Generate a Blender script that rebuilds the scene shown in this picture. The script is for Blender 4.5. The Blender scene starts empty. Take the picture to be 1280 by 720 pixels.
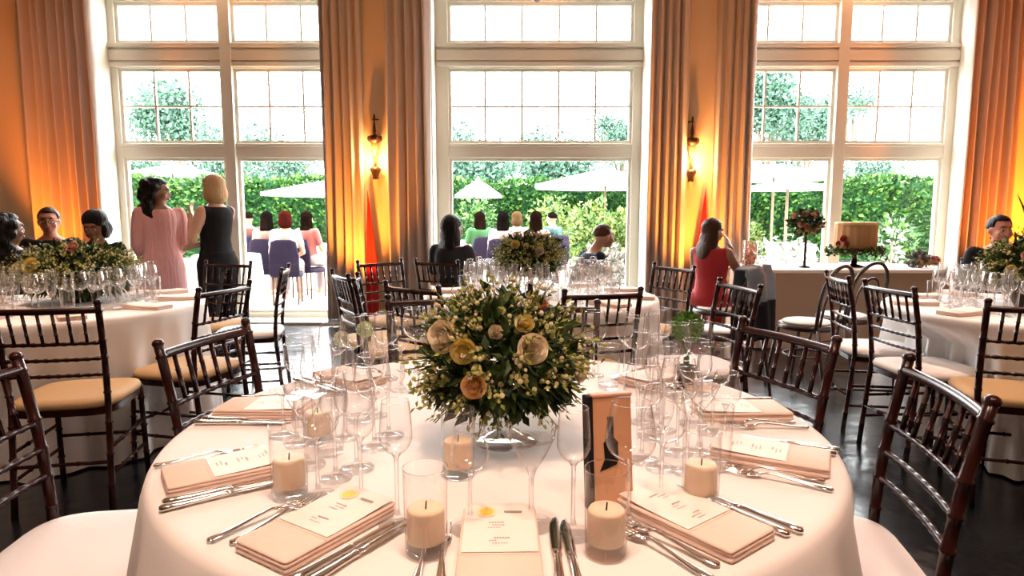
import bpy, math, random
from mathutils import Vector, Matrix, Euler
from math import sin, cos, pi, radians, sqrt, atan2, tan

random.seed(7)
C = bpy.context.scene.collection
SC = bpy.context.scene

# ------------------------------------------------------------------ camera
CAM_H, PITCH, FPX = 1.285, radians(6.56), 800.0
cam_d = bpy.data.cameras.new('camera'); cam = bpy.data.objects.new('camera', cam_d); C.objects.link(cam)
cam.location = (0, 0, CAM_H); cam.rotation_euler = (pi/2 - PITCH, 0, 0)
cam_d.sensor_width = 36; cam_d.lens = FPX/1280*36; cam_d.clip_start = .05; cam_d.clip_end = 200
SC.camera = cam

# ------------------------------------------------------------------ light & exposure
SKY, WARM, AMBER = 21.0, .78, .85
SC.view_settings.view_transform = 'Standard'; SC.view_settings.look = 'None'
SC.view_settings.gamma = 1; SC.view_settings.exposure = 0.36
SC.view_settings.use_curve_mapping = False
SC.cycles.max_bounces = 10; SC.cycles.transparent_max_bounces = 40; SC.cycles.diffuse_bounces = 4
SC.cycles.glossy_bounces = 5; SC.cycles.sample_clamp_indirect = 6
w = bpy.data.worlds.new('world'); SC.world = w; w.use_nodes = True
w.node_tree.nodes['Background'].inputs[0].default_value = (.93, .98, 1, 1)
w.node_tree.nodes['Background'].inputs[1].default_value = SKY

def area(name, loc, size, power, col, rot=(0, 0, 0), sy=None, portal=False, spread=None):
    l = bpy.data.lights.new(name, 'AREA'); l.energy = power; l.color = col; l.size = size
    if sy: l.shape = 'RECTANGLE'; l.size_y = sy
    else: l.shape = 'DISK'
    if spread: l.spread = spread
    o = bpy.data.objects.new(name, l); C.objects.link(o); o.location = loc; o.rotation_euler = rot
    if portal: l.cycles.is_portal = True
    return o
def spot(name, loc, target, power, col, angle, blend=.6, r=.05):
    l = bpy.data.lights.new(name, 'SPOT'); l.energy = power; l.color = col
    l.spot_size = radians(angle); l.spot_blend = blend; l.shadow_soft_size = r
    o = bpy.data.objects.new(name, l); C.objects.link(o); o.location = loc
    o.rotation_euler = (Vector(target)-Vector(loc)).to_track_quat('-Z', 'Y').to_euler()
    return o
# sun high behind the hedges
sun_l = bpy.data.lights.new('sun', 'SUN'); sun_l.energy = 10; sun_l.angle = .03; sun_l.color = (1, .95, .82)
sun = bpy.data.objects.new('sun', sun_l); C.objects.link(sun); sun.rotation_euler = (radians(38), radians(18), 0)
# the room's warm ceiling lamps
CEIL = 4.75
LAMPS = [(-1.4, -.6, 20, 110), (1.4, -.6, 20, 110), (0, .6, 16, 80), (-2.7, 3.2, 16, 70), (2.9, 3.0, 16, 70), (.2, 3.7, 12, 70),
         (-4.4, 5.6, 7, 120), (4.4, 5.6, 7, 120), (.2, 6.0, 7, 120)]
WARMCOL = (1, .66, .50)
for i, (x, y, p, sp) in enumerate(LAMPS):
    area('ceiling_lamp_light', (x, y, CEIL-.06), .45, p*WARM*1.6, WARMCOL, spread=radians(sp))
# daylight portals
WIN = [(-4.72, -1.96), (-.92, 1.55), (2.47, 5.24)]
WALL_Y, GLASS_Y = 7.4, 7.78
for a, b in WIN:
    area('daylight_portal', ((a+b)/2, GLASS_Y+.12, 2.1), b-a, 1, (1, 1, 1), (-pi/2, 0, 0), 3.9, portal=True)

# ------------------------------------------------------------------ materials
MATS = {}
def nd(t, n, **k):
    x = t.nodes.new(n)
    for a, b in k.items(): setattr(x, a, b)
    return x
def mat(name, col, rough=.5, metal=0, noise=None, bump=None, spec=None, sheen=None, emit=None, island=None, trans=None, vary=.0):
    if name in MATS: return MATS[name]
    m = bpy.data.materials.new(name); m.use_nodes = True; t = m.node_tree
    b = t.nodes['Principled BSDF']; b.inputs['Base Color'].default_value = (*col, 1)
    b.inputs['Roughness'].default_value = rough; b.inputs['Metallic'].default_value = metal
    if spec is not None: b.inputs['Specular IOR Level'].default_value = spec
    if spec is None and max(col) < .1 and not metal and rough > .4: b.inputs['Specular IOR Level'].default_value = .12
    if sheen: b.inputs['Sheen Weight'].default_value = sheen
    if trans: b.inputs['Transmission Weight'].default_value = trans
    if emit: b.inputs['Emission Color'].default_value = (*emit[0], 1); b.inputs['Emission Strength'].default_value = emit[1]
    tc = nd(t, 'ShaderNodeTexCoord')
    if noise:      # (scale, second colour, stretch)
        n = nd(t, 'ShaderNodeTexNoise'); n.inputs['Scale'].default_value = noise[0]; n.inputs['Detail'].default_value = 4
        mp = nd(t, 'ShaderNodeMapping'); t.links.new(tc.outputs['Object'], mp.inputs[0]); t.links.new(mp.outputs[0], n.inputs[0])
        if len(noise) > 2: mp.inputs['Scale'].default_value = noise[2]
        r = nd(t, 'ShaderNodeValToRGB'); r.color_ramp.elements[0].position = .35; r.color_ramp.elements[1].position = .65
        r.color_ramp.elements[0].color = (*col, 1); r.color_ramp.elements[1].color = (*noise[1], 1)
        t.links.new(n.outputs[0], r.inputs[0]); t.links.new(r.outputs[0], b.inputs['Base Color'])
    if island: b.inputs['Specular IOR Level'].default_value = .2
    if island:     # list of colours, one picked for each leaf, petal or bud
        g = nd(t, 'ShaderNodeNewGeometry'); r = nd(t, 'ShaderNodeValToRGB'); r.color_ramp.interpolation = 'LINEAR'
        el = r.color_ramp.elements
        while len(el) < len(island): el.new(.5)
        for i, c in enumerate(island): el[i].position = i/(len(island)-1); el[i].color = (*c, 1)
        t.links.new(g.outputs['Random Per Island'], r.inputs[0]); t.links.new(r.outputs[0], b.inputs['Base Color'])
    if bump:       # (scale, strength, stretch)
        n = nd(t, 'ShaderNodeTexNoise'); n.inputs['Scale'].default_value = bump[0]; n.inputs['Detail'].default_value = 3
        mp = nd(t, 'ShaderNodeMapping'); t.links.new(tc.outputs['Object'], mp.inputs[0]); t.links.new(mp.outputs[0], n.inputs[0])
        if len(bump) > 2: mp.inputs['Scale'].default_value = bump[2]
        bp = nd(t, 'ShaderNodeBump'); bp.inputs['Strength'].default_value = bump[1]; bp.inputs['Distance'].default_value = .02
        t.links.new(n.outputs[0], bp.inputs['Height']); t.links.new(bp.outputs[0], b.inputs['Normal'])
    MATS[name] = m
    return m
def glass_mat(name, tint=(1, 1, 1), edge=(.58, .49, .45), lo=.06, hi=.65, rough=.03, power=3.2):
    m = bpy.data.materials.new(name); m.use_nodes = True; t = m.node_tree
    for n in list(t.nodes):
        if n.type == 'BSDF_PRINCIPLED': t.nodes.remove(n)
    out = t.nodes['Material Output']
    lw = nd(t, 'ShaderNodeLayerWeight'); lw.inputs[0].default_value = .5
    pw = nd(t, 'ShaderNodeMath', operation='POWER'); t.links.new(lw.outputs['Facing'], pw.inputs[0]); pw.inputs[1].default_value = power
    mr = nd(t, 'ShaderNodeMapRange'); t.links.new(pw.outputs[0], mr.inputs[0]); mr.inputs[3].default_value = lo; mr.inputs[4].default_value = hi
    mx = nd(t, 'ShaderNodeMix', data_type='RGBA'); mx.inputs[6].default_value = (*tint, 1); mx.inputs[7].default_value = (*edge, 1)
    t.links.new(pw.outputs[0], mx.inputs[0])
    tr = nd(t, 'ShaderNodeBsdfTransparent'); t.links.new(mx.outputs[2], tr.inputs[0])
    gl = nd(t, 'ShaderNodeBsdfGlossy'); gl.inputs['Roughness'].default_value = rough; gl.inputs['Color'].default_value = (1, 1, 1, 1)
    ms = nd(t, 'ShaderNodeMixShader'); t.links.new(mr.outputs[0], ms.inputs[0]); t.links.new(tr.outputs[0], ms.inputs[1]); t.links.new(gl.outputs[0], ms.inputs[2])
    t.links.new(ms.outputs[0], out.inputs[0])
    MATS[name] = m
    return m
M = dict(
    wall=mat('wall_paint', (.72, .52, .34), .75, bump=(60, .04)),
    dark_wall=mat('rear_wall_paint', (.20, .11, .06), .8),
    ceil=mat('ceiling_paint', (.40, .30, .22), .9),
    white=mat('window_paint', (.80, .76, .66), .45),
    curtain=mat('curtain_fabric', (.54, .43, .365), .7, sheen=.3, bump=(90, .05, (1, 1, .05))),
    sheer=mat('curtain_lining', (.78, .76, .70), .8),
    red=mat('red_shade_panel', (.55, .01, .008), .7),  # saturated red shade beside the curtains, given to a panel as its colour
    cloth=mat('white_linen', (.86, .83, .80), .85, sheen=.2, bump=(9, .12)),
    beige=mat('beige_linen', (.62, .46, .33), .85, bump=(9, .12)),
    napkin=mat('napkin_linen', (.88, .68, .58), .85, bump=(40, .1)),
    paper=mat('menu_paper', (.90, .84, .77), .6),
    ink=mat('menu_ink', (.36, .30, .25), .7),
    inkblack=mat('black_ink', (.01, .01, .01), .5),
    lemon=mat('lemon_print', (.86, .66, .12), .6),
    lemonpale=mat('lemon_rind_print', (.90, .78, .48), .6),
    wood=mat('mahogany', (.020, .004, .003), .26, noise=(14, (.034, .007, .005), (1, 1, .15)), spec=.3),
    bentwood=mat('dark_bentwood', (.03, .012, .008), .28),
    cushion=mat('ivory_cushion', (.80, .77, .76), .8, bump=(30, .05)),
    gold=mat('golden_cushion', (.46, .30, .14), .7, bump=(30, .05)),
    silver=mat('silver', (.82, .78, .74), .16, 1),
    bronze=mat('bronze', (.10, .05, .025), .4, .8),
    brass=mat('brass', (.75, .50, .2), .3, 1),
    wax=mat('candle_wax', (.92, .74, .55), .5, trans=.0),
    black=mat('black_cloth', (.012, .012, .014), .75),
    navy=mat('navy_cloth', (.02, .03, .06), .7),
    stem=mat('plant_stem', (.06, .10, .03), .6),
    bark=mat('bark', (.12, .08, .05), .9, bump=(20, .5)),
    pot=mat('dark_pot', (.05, .03, .02), .5),
    patio=mat('patio_stone', (.55, .53, .5), .8, noise=(3, (.45, .43, .4))),
    umbrella=mat('umbrella_canvas', (.62, .64, .63), .8),
)
M['leaf'] = mat('bouquet_leaf', (.03, .08, .02), .5, island=[(.012, .032, .010), (.030, .060, .012), (.060, .095, .020), (.020, .045, .015)])
M['bud'] = mat('bud', (.6, .55, .3), .6, island=[(.55, .50, .18), (.75, .66, .40), (.40, .42, .10), (.80, .62, .45)])
M['buds2'] = mat('sprig_leaf', (.3, .35, .1), .6, island=[(.20, .24, .04), (.38, .38, .09), (.14, .19, .03)])
M['rose'] = mat('cream_rose', (.93, .83, .62), .6, bump=(25, .1))
M['rosepeach'] = mat('peach_rose', (.93, .62, .34), .6, bump=(25, .1))
M['roseyellow'] = mat('yellow_rose', (.86, .72, .30), .6, bump=(25, .1))
M['hedge'] = mat('hedge_leaf', (0.0096, 0.0432, 0.0096), .5, island=[(0.0048, 0.0216, 0.0064), (0.0120, 0.0480, 0.0096), (0.0288, 0.0816, 0.0144), (0.0576, 0.1248, 0.0192)])
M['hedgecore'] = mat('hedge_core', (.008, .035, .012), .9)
M['tree'] = mat('tree_leaf', (0.0413, 0.1034, 0.0616), .6, island=[(0.0209, 0.0578, 0.0374), (0.0374, 0.0825, 0.0539), (0.0616, 0.1155, 0.0825)])  # haze and glare over the far trees put into a lighter teal leaf colour
M['shrub'] = mat('shrub_leaf', (0.0420, 0.1050, 0.0210), .6, island=[(0.0210, 0.0588, 0.0126), (0.0672, 0.1176, 0.0210), (0.1260, 0.1512, 0.0378)])
M['whiteflower'] = mat('white_blossom', (.8, .8, .78), .6, island=[(.16, .16, .15), (.22, .20, .20), (.05, .09, .04)])
M['pinkflower'] = mat('pink_petal', (.8, .4, .3), .6, island=[(.70, .30, .22), (.80, .48, .36), (.50, .12, .12), (.75, .62, .45)])
M['glass'] = glass_mat('clear_glass')
M['glassfar'] = glass_mat('clear_glass_distant', edge=(.70, .68, .66), lo=.12, hi=.9, power=1.7)
def solid_glass():
    m = bpy.data.materials.new('solid_glass'); m.use_nodes = True; t = m.node_tree
    for n in list(t.nodes):
        if n.type == 'BSDF_PRINCIPLED': t.nodes.remove(n)
    g = nd(t, 'ShaderNodeBsdfGlass'); g.inputs['IOR'].default_value = 1.5; g.inputs['Roughness'].default_value = 0
    tr = nd(t, 'ShaderNodeBsdfTransparent'); ms = nd(t, 'ShaderNodeMixShader'); ms.inputs[0].default_value = .38
    t.links.new(tr.outputs[0], ms.inputs[1]); t.links.new(g.outputs[0], ms.inputs[2]); t.links.new(ms.outputs[0], t.nodes['Material Output'].inputs[0])
    return m
M['solid'] = solid_glass()
M['pane'] = glass_mat('window_glass', edge=(.8, .85, .83), lo=.02, hi=.35)
M['water'] = glass_mat('water_surface', lo=.15, hi=.8)

M['wax'].node_tree.nodes['Principled BSDF'].inputs['Subsurface Weight'].default_value = .5
M['wax'].node_tree.nodes['Principled BSDF'].inputs['Subsurface Radius'].default_value = (.03, .02, .012)
# floor: dark, polished, faintly uneven
def floor_mat():
    m = mat('dark_polished_floor', (.006, .008, .010), .2, spec=1.0)
    t = m.node_tree; b = t.nodes['Principled BSDF']; tc = nd(t, 'ShaderNodeTexCoord')
    n = nd(t, 'ShaderNodeTexNoise'); n.inputs['Scale'].default_value = 1.6; n.inputs['Detail'].default_value = 6
    r = nd(t, 'ShaderNodeMapRange'); r.inputs[3].default_value = .10; r.inputs[4].default_value = .34
    t.links.new(tc.outputs['Object'], n.inputs[0]); t.links.new(n.outputs[0], r.inputs[0]); t.links.new(r.outputs[0], b.inputs['Roughness'])
    n2 = nd(t, 'ShaderNodeTexNoise'); n2.inputs['Scale'].default_value = 7; bp = nd(t, 'ShaderNodeBump'); bp.inputs['Strength'].default_value = .22; bp.inputs['Distance'].default_value = .02
    t.links.new(tc.outputs['Object'], n2.inputs[0]); t.links.new(n2.outputs[0], bp.inputs['Height']); t.links.new(bp.outputs[0], b.inputs['Normal'])
    return m
M['floor'] = floor_mat()

# ------------------------------------------------------------------ mesh helpers
class MB:
    def __init__(s): s.v = []; s.f = []; s.m = []; s.mi = 0
    def add(s, vs, fs, mi=None):
        o = len(s.v); s.v += [tuple(p) for p in vs]
        s.f += [tuple(i+o for i in f) for f in fs]; s.m += [s.mi if mi is None else mi]*len(fs)
        return s
    def box(s, c, d, rot=None, mi=None):
        x, y, z = d[0]/2, d[1]/2, d[2]/2
        vs = [Vector((i*x, j*y, k*z)) for i in (-1, 1) for j in (-1, 1) for k in (-1, 1)]
        if rot: e = Euler(rot).to_matrix(); vs = [e @ v for v in vs]
        vs = [v+Vector(c) for v in vs]
        return s.add(vs, [(0, 1, 3, 2), (4, 6, 7, 5), (0, 4, 5, 1), (2, 3, 7, 6), (0, 2, 6, 4), (1, 5, 7, 3)], mi)
    def tube(s, pts, rad, n=10, cap=True, mi=None, flat=None):
        pts = [Vector(p) for p in pts]
        if not hasattr(rad, '__len__'): rad = [rad]*len(pts)
        vs = []; up0 = None
        for i, p in enumerate(pts):
            d = (pts[min(i+1, len(pts)-1)]-pts[max(i-1, 0)])
            if d.length < 1e-9: d = Vector((0, 0, 1))
            d.normalize()
            if up0 is None: up0 = d.orthogonal().normalized()
            a = (up0-d*up0.dot(d))
            a = a.normalized() if a.length > 1e-6 else d.orthogonal().normalized()
            up0 = a; b = d.cross(a)
            for k in range(n):
                t = 2*pi*k/n; vs.append(p+(a*cos(t)+b*sin(t))*rad[i])
        fs = [(i*n+k, i*n+(k+1) % n, (i+1)*n+(k+1) % n, (i+1)*n+k) for i in range(len(pts)-1) for k in range(n)]
        if cap: fs += [tuple(reversed(range(n))), tuple(range((len(pts)-1)*n, len(pts)*n))]
        return s.add(vs, fs, mi)
    def lathe(s, prof, n=24, c=(0, 0, 0), mi=None, close=False, wob=None):
        vs = []
        for j, (r, z) in enumerate(prof):
            for k in range(n):
                t = 2*pi*k/n; rr = r if wob is None else wob(r, z, t)
                vs.append((c[0]+rr*cos(t), c[1]+rr*sin(t), c[2]+z))
        fs = [(i*n+k, i*n+(k+1) % n, (i+1)*n+(k+1) % n, (i+1)*n+k) for i in range(len(prof)-1) for k in range(n)]
        if close: fs += [tuple(reversed(range(n))), tuple(range((len(prof)-1)*n, len(prof)*n))]
        return s.add(vs, fs, mi)
    def ell(s, c, r, n=14, m=9, rot=None, mi=None):
        if not hasattr(r, '__len__'): r = (r, r, r)
        e = Euler(rot).to_matrix() if rot else None
        vs = [(0, 0, 1)]
        for j in range(1, m):
            a = pi*j/m
            for k in range(n): vs.append((sin(a)*cos(2*pi*k/n), sin(a)*sin(2*pi*k/n), cos(a)))
        vs.append((0, 0, -1))
        out = []
        for v in vs:
            q = Vector((v[0]*r[0], v[1]*r[1], v[2]*r[2]))
            if e: q = e @ q
            out.append(q+Vector(c))
        fs = [(0, 1+k, 1+(k+1) % n) for k in range(n)]
        for j in range(m-2): fs += [(1+j*n+k, 1+(j+1)*n+k, 1+(j+1)*n+(k+1) % n, 1+j*n+(k+1) % n) for k in range(n)]
        L = len(vs)-1; fs += [(L, 1+(m-2)*n+(k+1) % n, 1+(m-2)*n+k) for k in range(n)]
        return s.add(out, fs, mi)
    def loft(s, secs, n=16, cap=True, mi=None, p=2.0):     # secs: (centre, rx, ry) rings in the XY plane
        vs = []
        for c, rx, ry in secs:
            for k in range(n):
                t = 2*pi*k/n; ct, st = cos(t), sin(t)
                vs.append((c[0]+rx*math.copysign(abs(ct)**(2/p), ct), c[1]+ry*math.copysign(abs(st)**(2/p), st), c[2]))
        fs = [(i*n+k, i*n+(k+1) % n, (i+1)*n+(k+1) % n, (i+1)*n+k) for i in range(len(secs)-1) for k in range(n)]
        if cap: fs += [tuple(reversed(range(n))), tuple(range((len(secs)-1)*n, len(secs)*n))]
        return s.add(vs, fs, mi)
    def leaf(s, p, d, up, L, W, mi=None):                   # a folded pointed leaf
        p, d = Vector(p), Vector(d).normalized(); u = Vector(up)
        side = d.cross(u)
        side = side.normalized() if side.length > 1e-5 else d.orthogonal().normalized()
        nrm = side.cross(d)
        a, b, c = p, p+d*L*.5+side*W/2+nrm*W*.15, p+d*L-nrm*L*.1
        e = p+d*L*.5-side*W/2+nrm*W*.15; mid = p+d*L*.5
        return s.add([a, b, c, e, mid], [(0, 1, 4), (1, 2, 4), (2, 3, 4), (3, 0, 4)], mi)
    def build(s, name, mats, parent=None, smooth=True, loc=None, rot=None, bevel=None):
        me = bpy.data.meshes.new(name); me.from_pydata(s.v, [], s.f); me.update()
        if not isinstance(mats, (list, tuple)): mats = [mats]
        for m in mats: me.materials.append(m)
        if len(mats) > 1: me.polygons.foreach_set('material_index', s.m)
        if smooth: me.polygons.foreach_set('use_smooth', [True]*len(s.f))
        me.update()
        o = bpy.data.objects.new(name, me); C.objects.link(o)
        if parent: o.parent = parent
        if loc is not None: o.location = loc
        if rot is not None: o.rotation_euler = rot
        if bevel:
            b = o.modifiers.new('bevel', 'BEVEL'); b.width = bevel; b.segments = 2; b.limit_method = 'ANGLE'; b.angle_limit = radians(40)
        if smooth and bevel is None:
            pass
        return o
def sharp(o, ang=35):
    me = o.data
    try: me.set_sharp_from_angle(angle=radians(ang))
    except Exception: pass
    return o
def tag(o, label, cat, group=None, kind=None):
    o['label'] = label; o['category'] = cat
    if group: o['group'] = group
    if kind: o['kind'] = kind
    return o
def thing(name, label, cat, loc=(0, 0, 0), rz=0, group=None):
    o = bpy.data.objects.new(name, None); C.objects.link(o); o.empty_display_size = .1
    o.location = loc; o.rotation_euler = (0, 0, rz)
    return tag(o, label, cat, group)
def struct(o): o['kind'] = 'structure'; return o
def copy_tree(o, parent=None):
    c = o.copy(); C.objects.link(c)
    if parent: c.parent = parent
    for ch in KIDS.get(o.name, list(o.children)): copy_tree(ch, c)
    return c
KIDS = {}
def copy_thing(src, loc, rz=0, label=None, group=None, scale=None):
    c = copy_tree(src); c.location = loc; c.rotation_euler = (0, 0, rz)
    if label: c['label'] = label
    if group: c['group'] = group
    elif 'group' in c and label: pass
    if scale: c.scale = (scale,)*3
    return c
def at(px, py, h):
    """the point at height h that the photograph shows at pixel (px, py)"""
    d = Vector(((px-640)/FPX, 1, -(py-360)/FPX))
    d = Vector((d.x, cos(PITCH)*d.y + sin(PITCH)*d.z, -sin(PITCH)*d.y + cos(PITCH)*d.z))
    k = (h-CAM_H)/d.z
    return Vector((d.x*k, d.y*k, h))
def ata(px, py, y):
    """the point in the upright plane at depth y seen at pixel (px, py)"""
    d = Vector(((px-640)/FPX, 1, -(py-360)/FPX))
    d = Vector((d.x, cos(PITCH)*d.y + sin(PITCH)*d.z, -sin(PITCH)*d.y + cos(PITCH)*d.z))
    k = y/d.y
    return Vector((d.x*k, y, CAM_H+d.z*k))

# ------------------------------------------------------------------ room shell
XL, XR, YB = -7.2, 7.6, -4.2
struct(MB().box(((XL+XR)/2, (YB+GLASS_Y)/2, -.05), (XR-XL+.4, GLASS_Y-YB+.4, .1)).build('floor', M['floor'], smooth=False))
struct(MB().box(((XL+XR)/2, (YB+WALL_Y)/2, CEIL+.05), (XR-XL+.4, WALL_Y-YB+1.4, .1)).build('ceiling', M['ceil'], smooth=False))
struct(MB().box((XL-.1, (YB+WALL_Y)/2, CEIL/2), (.2, WALL_Y-YB+1.2, CEIL)).build('wall_left', M['wall'], smooth=False))
struct(MB().box((XR+.1, (YB+WALL_Y)/2, CEIL/2), (.2, WALL_Y-YB+1.2, CEIL)).build('wall_right', M['wall'], smooth=False))
struct(MB().box(((XL+XR)/2, YB-.1, CEIL/2), (XR-XL+.4, .2, CEIL)).build('wall_rear', M['dark_wall'], smooth=False))
SILL, HEAD = .02, 3.84
b = MB(); xs = [XL] + [v for p in WIN for v in p] + [XR]; T = .5; yc = WALL_Y+T/2
for i in range(0, len(xs), 2): b.box(((xs[i]+xs[i+1])/2, yc, CEIL/2), (xs[i+1]-xs[i], T, CEIL))
for a, c in WIN:
    b.box(((a+c)/2, yc, SILL/2), (c-a, T, SILL)); b.box(((a+c)/2, yc, (HEAD+CEIL)/2), (c-a, T, CEIL-HEAD))
struct(b.build('wall_back', M['wall'], smooth=False))
b = MB()
for i in range(0, len(xs), 2): b.box(((xs[i]+xs[i+1])/2, WALL_Y-.012, .09), (xs[i+1]-xs[i]-.12, .024, .18))
struct(b.build('baseboard_back', M['white'], smooth=False, bevel=.005))
struct(MB().box(((XL+XR)/2, WALL_Y-.06, CEIL-.09), (XR-XL, .12, .18)).build('trim_1', M['white'], smooth=False, bevel=.03))
def window(n, a, c, mull, npane, gx0, gx1):
    root = struct(bpy.data.objects.new('window_%d' % n, None)); C.objects.link(root); root.location = ((a+c)/2, GLASS_Y, 0)
    X = (a+c)/2; W = c-a; f = MB(); Y = 0
    # jamb linings of the deep reveal, casing, frame
    for sx, xx in ((1, a), (-1, c)):
        f.box((xx-X+sx*.012, -.19, (SILL+HEAD)/2), (.024, .40, HEAD-SILL))
        f.box((xx-X-sx*.045, WALL_Y-GLASS_Y-.012, (SILL+HEAD)/2), (.11, .03, HEAD-SILL+.1))
    f.box((0, -.19, HEAD-.012), (W, .40, .024)); f.box((0, WALL_Y-GLASS_Y-.012, HEAD+.06), (W+.2, .03, .12))
    x0, x1 = gx0-X, gx1-X
    f.box(((-W/2+x0)/2, 0, (SILL+HEAD)/2), (x0+W/2, .10, HEAD-SILL)); f.box(((W/2+x1)/2, 0, (SILL+HEAD)/2), (W/2-x1, .10, HEAD-SILL))
    lv = dict(z0=SILL+.07, z1=1.955, z2=2.12, z3=2.985, z4=3.27, z5=3.73)
    cx = (x0+x1)/2; ww = x1-x0
    f.box((cx, 0, (SILL+lv['z0'])/2), (ww, .10, lv['z0']-SILL))
    f.box((cx, 0, (lv['z1']+lv['z2'])/2), (ww, .10, lv['z2']-lv['z1'])); f.box((cx, -.055, lv['z2']-.02), (ww, .03, .035))
    f.box((cx, 0, (lv['z3']+lv['z4'])/2), (ww, .10, lv['z4']-lv['z3']))
    f.box((cx, -.06, lv['z4']-.03), (W-.03, .05, .05)); f.box((cx, -.06, lv['z3']+.04), (W-.03, .04, .05))
    f.box((cx, -.065, (lv['z3']+lv['z4'])/2), (W-.03, .02, .12))
    f.box((cx, 0, (lv['z5']+HEAD)/2), (ww, .10, HEAD-lv['z5']))
    segs = [(x0, x1)]
    if mull is not None:
        mx = mull-X; f.box((mx, -.013, (SILL+HEAD)/2), (.13, .145, HEAD-SILL)); segs = [(x0, mx-.065), (mx+.065, x1)]
    fo = f.build('window_frame', M['white'], root, smooth=False, bevel=.006)
    u = MB()
    for s0, s1 in segs:
        u.box(((s0+s1)/2, 0, (lv['z2']+lv['z3'])/2), (s1-s0, .035, .022))
        for k in range(1, npane):
            xx = s0+(s1-s0)*k/npane
            u.box((xx, 0, (lv['z2']+lv['z3'])/2), (.024, .03, lv['z3']-lv['z2'])); u.box((xx, 0, (lv['z4']+lv['z5'])/2), (.024, .03, lv['z5']-lv['z4']))
        for e0, e1 in ((lv['z0'], lv['z1']), (lv['z2'], lv['z3']), (lv['z4'], lv['z5'])):   # sash edges
            for xx in (s0+.018, s1-.018): u.box((xx, 0, (e0+e1)/2), (.036, .05, e1-e0))
            for zz in (e0+.018, e1-.018): u.box(((s0+s1)/2, 0, zz), (s1-s0, .048, .036))
    u.build('muntins', M['white'], root, smooth=False)
    g = MB()
    for e0, e1 in ((lv['z0'], lv['z1']), (lv['z2'], lv['z3']), (lv['z4'], lv['z5'])):
        g.add([(x0, .012, e0), (x1, .012, e0), (x1, .012, e1), (x0, .012, e1)], [(0, 1, 2, 3)])
    g.build('window_pane', M['pane'], root, smooth=False)
    MB().box((0, -.21, SILL+.005), (W+.06, .36, .018)).build('window_sill', M['white'], root, smooth=False, bevel=.008)
window(1, *WIN[0], -3.335, 3, -4.62, -2.06)
window(2, *WIN[1], None, 5, -.75, 1.42)
window(3, *WIN[2], 3.865, 3, 2.58, 5.12)

# ------------------------------------------------------------------ outdoors
struct(MB().box((0, 28, -.06), (90, 40.4, .1)).build('ground', M['patio'], smooth=False))
rnd = random.Random(3)
def rdir(r): 
    while True:
        v = Vector((r.uniform(-1, 1), r.uniform(-1, 1), r.uniform(-1, 1)))
        if .05 < v.length < 1: return v.normalized()
def leaf_cloud(b, c, r, n, L, rr, shell=.55, mi=None, W=.55, out=.5):
    for _ in range(n):
        d = rdir(rr); k = shell+(1-shell)*rr.random()
        p = Vector(c)+Vector((d.x*r[0]*k, d.y*r[1]*k, d.z*r[2]*k))
        q = (d*out+rdir(rr)).normalized()
        l = L*rr.uniform(.6, 1.3); b.leaf(p, q, rdir(rr), l, l*W, mi)
def hedge(name, label, x0, x1, y, h, n, seed, group=None):
    root = thing(name, label, 'hedge', ((x0+x1)/2, y, 0), 0, group); rr = random.Random(seed); w2 = (x1-x0)/2
    b = MB(); nx = int((x1-x0)*2); 
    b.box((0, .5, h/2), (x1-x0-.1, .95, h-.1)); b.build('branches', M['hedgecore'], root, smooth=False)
    b = MB()
    for _ in range(n):
        x = rr.uniform(-w2, w2)
        if rr.random() < .80: p = (x, rr.uniform(-.12, .05)+.06*sin(x*1.7), rr.uniform(.05, h)); d = Vector((rr.uniform(-1, 1), -1, rr.uniform(-.6, 1)))
        else: p = (x, rr.uniform(0, 1), h-.06+.07*sin(x*2.3)+rr.uniform(-.03, .1)); d = Vector((rr.uniform(-1, 1), rr.uniform(-1, .5), 1))
        l = rr.uniform(.10, .22); b.leaf(p, d, rdir(rr), l, l*.6)
    o = b.build('foliage', M['hedge'], root, smooth=False); o['kind'] = 'stuff'
hedge('hedge', 'long clipped green hedge closing the garden behind the left window', -19, -5.2, 19.2, 2.28, 12000, 1)
hedge('hedge', 'long clipped green hedge seen through the middle window behind the garden guests', -5.0, 5.2, 19.8, 2.25, 9000, 2)
hedge('hedge', 'tall bright green hedge filling the lower panes of the right window', 5.4, 19, 17.4, 2.18, 12000, 5)
def tree(px, py, y, rpx, label, seed, n=2600, kind='tree', blobs=5):
    c = ata(px, py, y); k = FPX/y; R = rpx/k*1.15; n = int(n*3.4); rr = random.Random(seed)
    root = thing('garden_tree' if kind == 'tree' else 'garden_shrub', label, kind, (c.x, y, 0))
    b = MB()
    for i in range(blobs):
        a = 2*pi*i/blobs; o = Vector((cos(a)*R*.55, sin(a)*R*.5, rr.uniform(-.45, .55)*R)) if i else Vector((0, 0, 0))
        leaf_cloud(b, Vector((0, 0, c.z))+o, (R*.6, R*.6, R*.55), n//blobs, R*.105, rr, .15)
    o = b.build('foliage', M['tree' if kind == 'tree' else 'shrub'], root, smooth=False); o['kind'] = 'stuff'
    t = MB(); t.tube([(0, 0, 0), (.1*R, 0, c.z*.5), (0, 0, c.z)], [.09*R, .07*R, .03*R], 8)
    for i in range(4):
        a = i*1.6; t.tube([(0, 0, c.z*.6), (cos(a)*R*.5, sin(a)*R*.5, c.z+rr.uniform(-.2, .4)*R)], [.05*R, .015*R], 6)
    t.build('trunk', M['bark'], root)
tree(222, 160, 36, 52, 'hazy round-crowned tree rising above the hedge in the left window', 11, 1900)
tree(180, 212, 27.5, 46, 'low hazy tree beside the left jamb of the left window', 12, 1500)
tree(285, 214, 31.5, 50, 'low hazy tree behind the mullion of the left window', 13, 1500)
tree(360, 212, 26.5, 50, 'pale leafy tree in the right half of the left window', 14, 1300)
tree(600, 214, 25, 52, 'dense teal-green tree at the left side of the middle window', 15, 2600)
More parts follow.
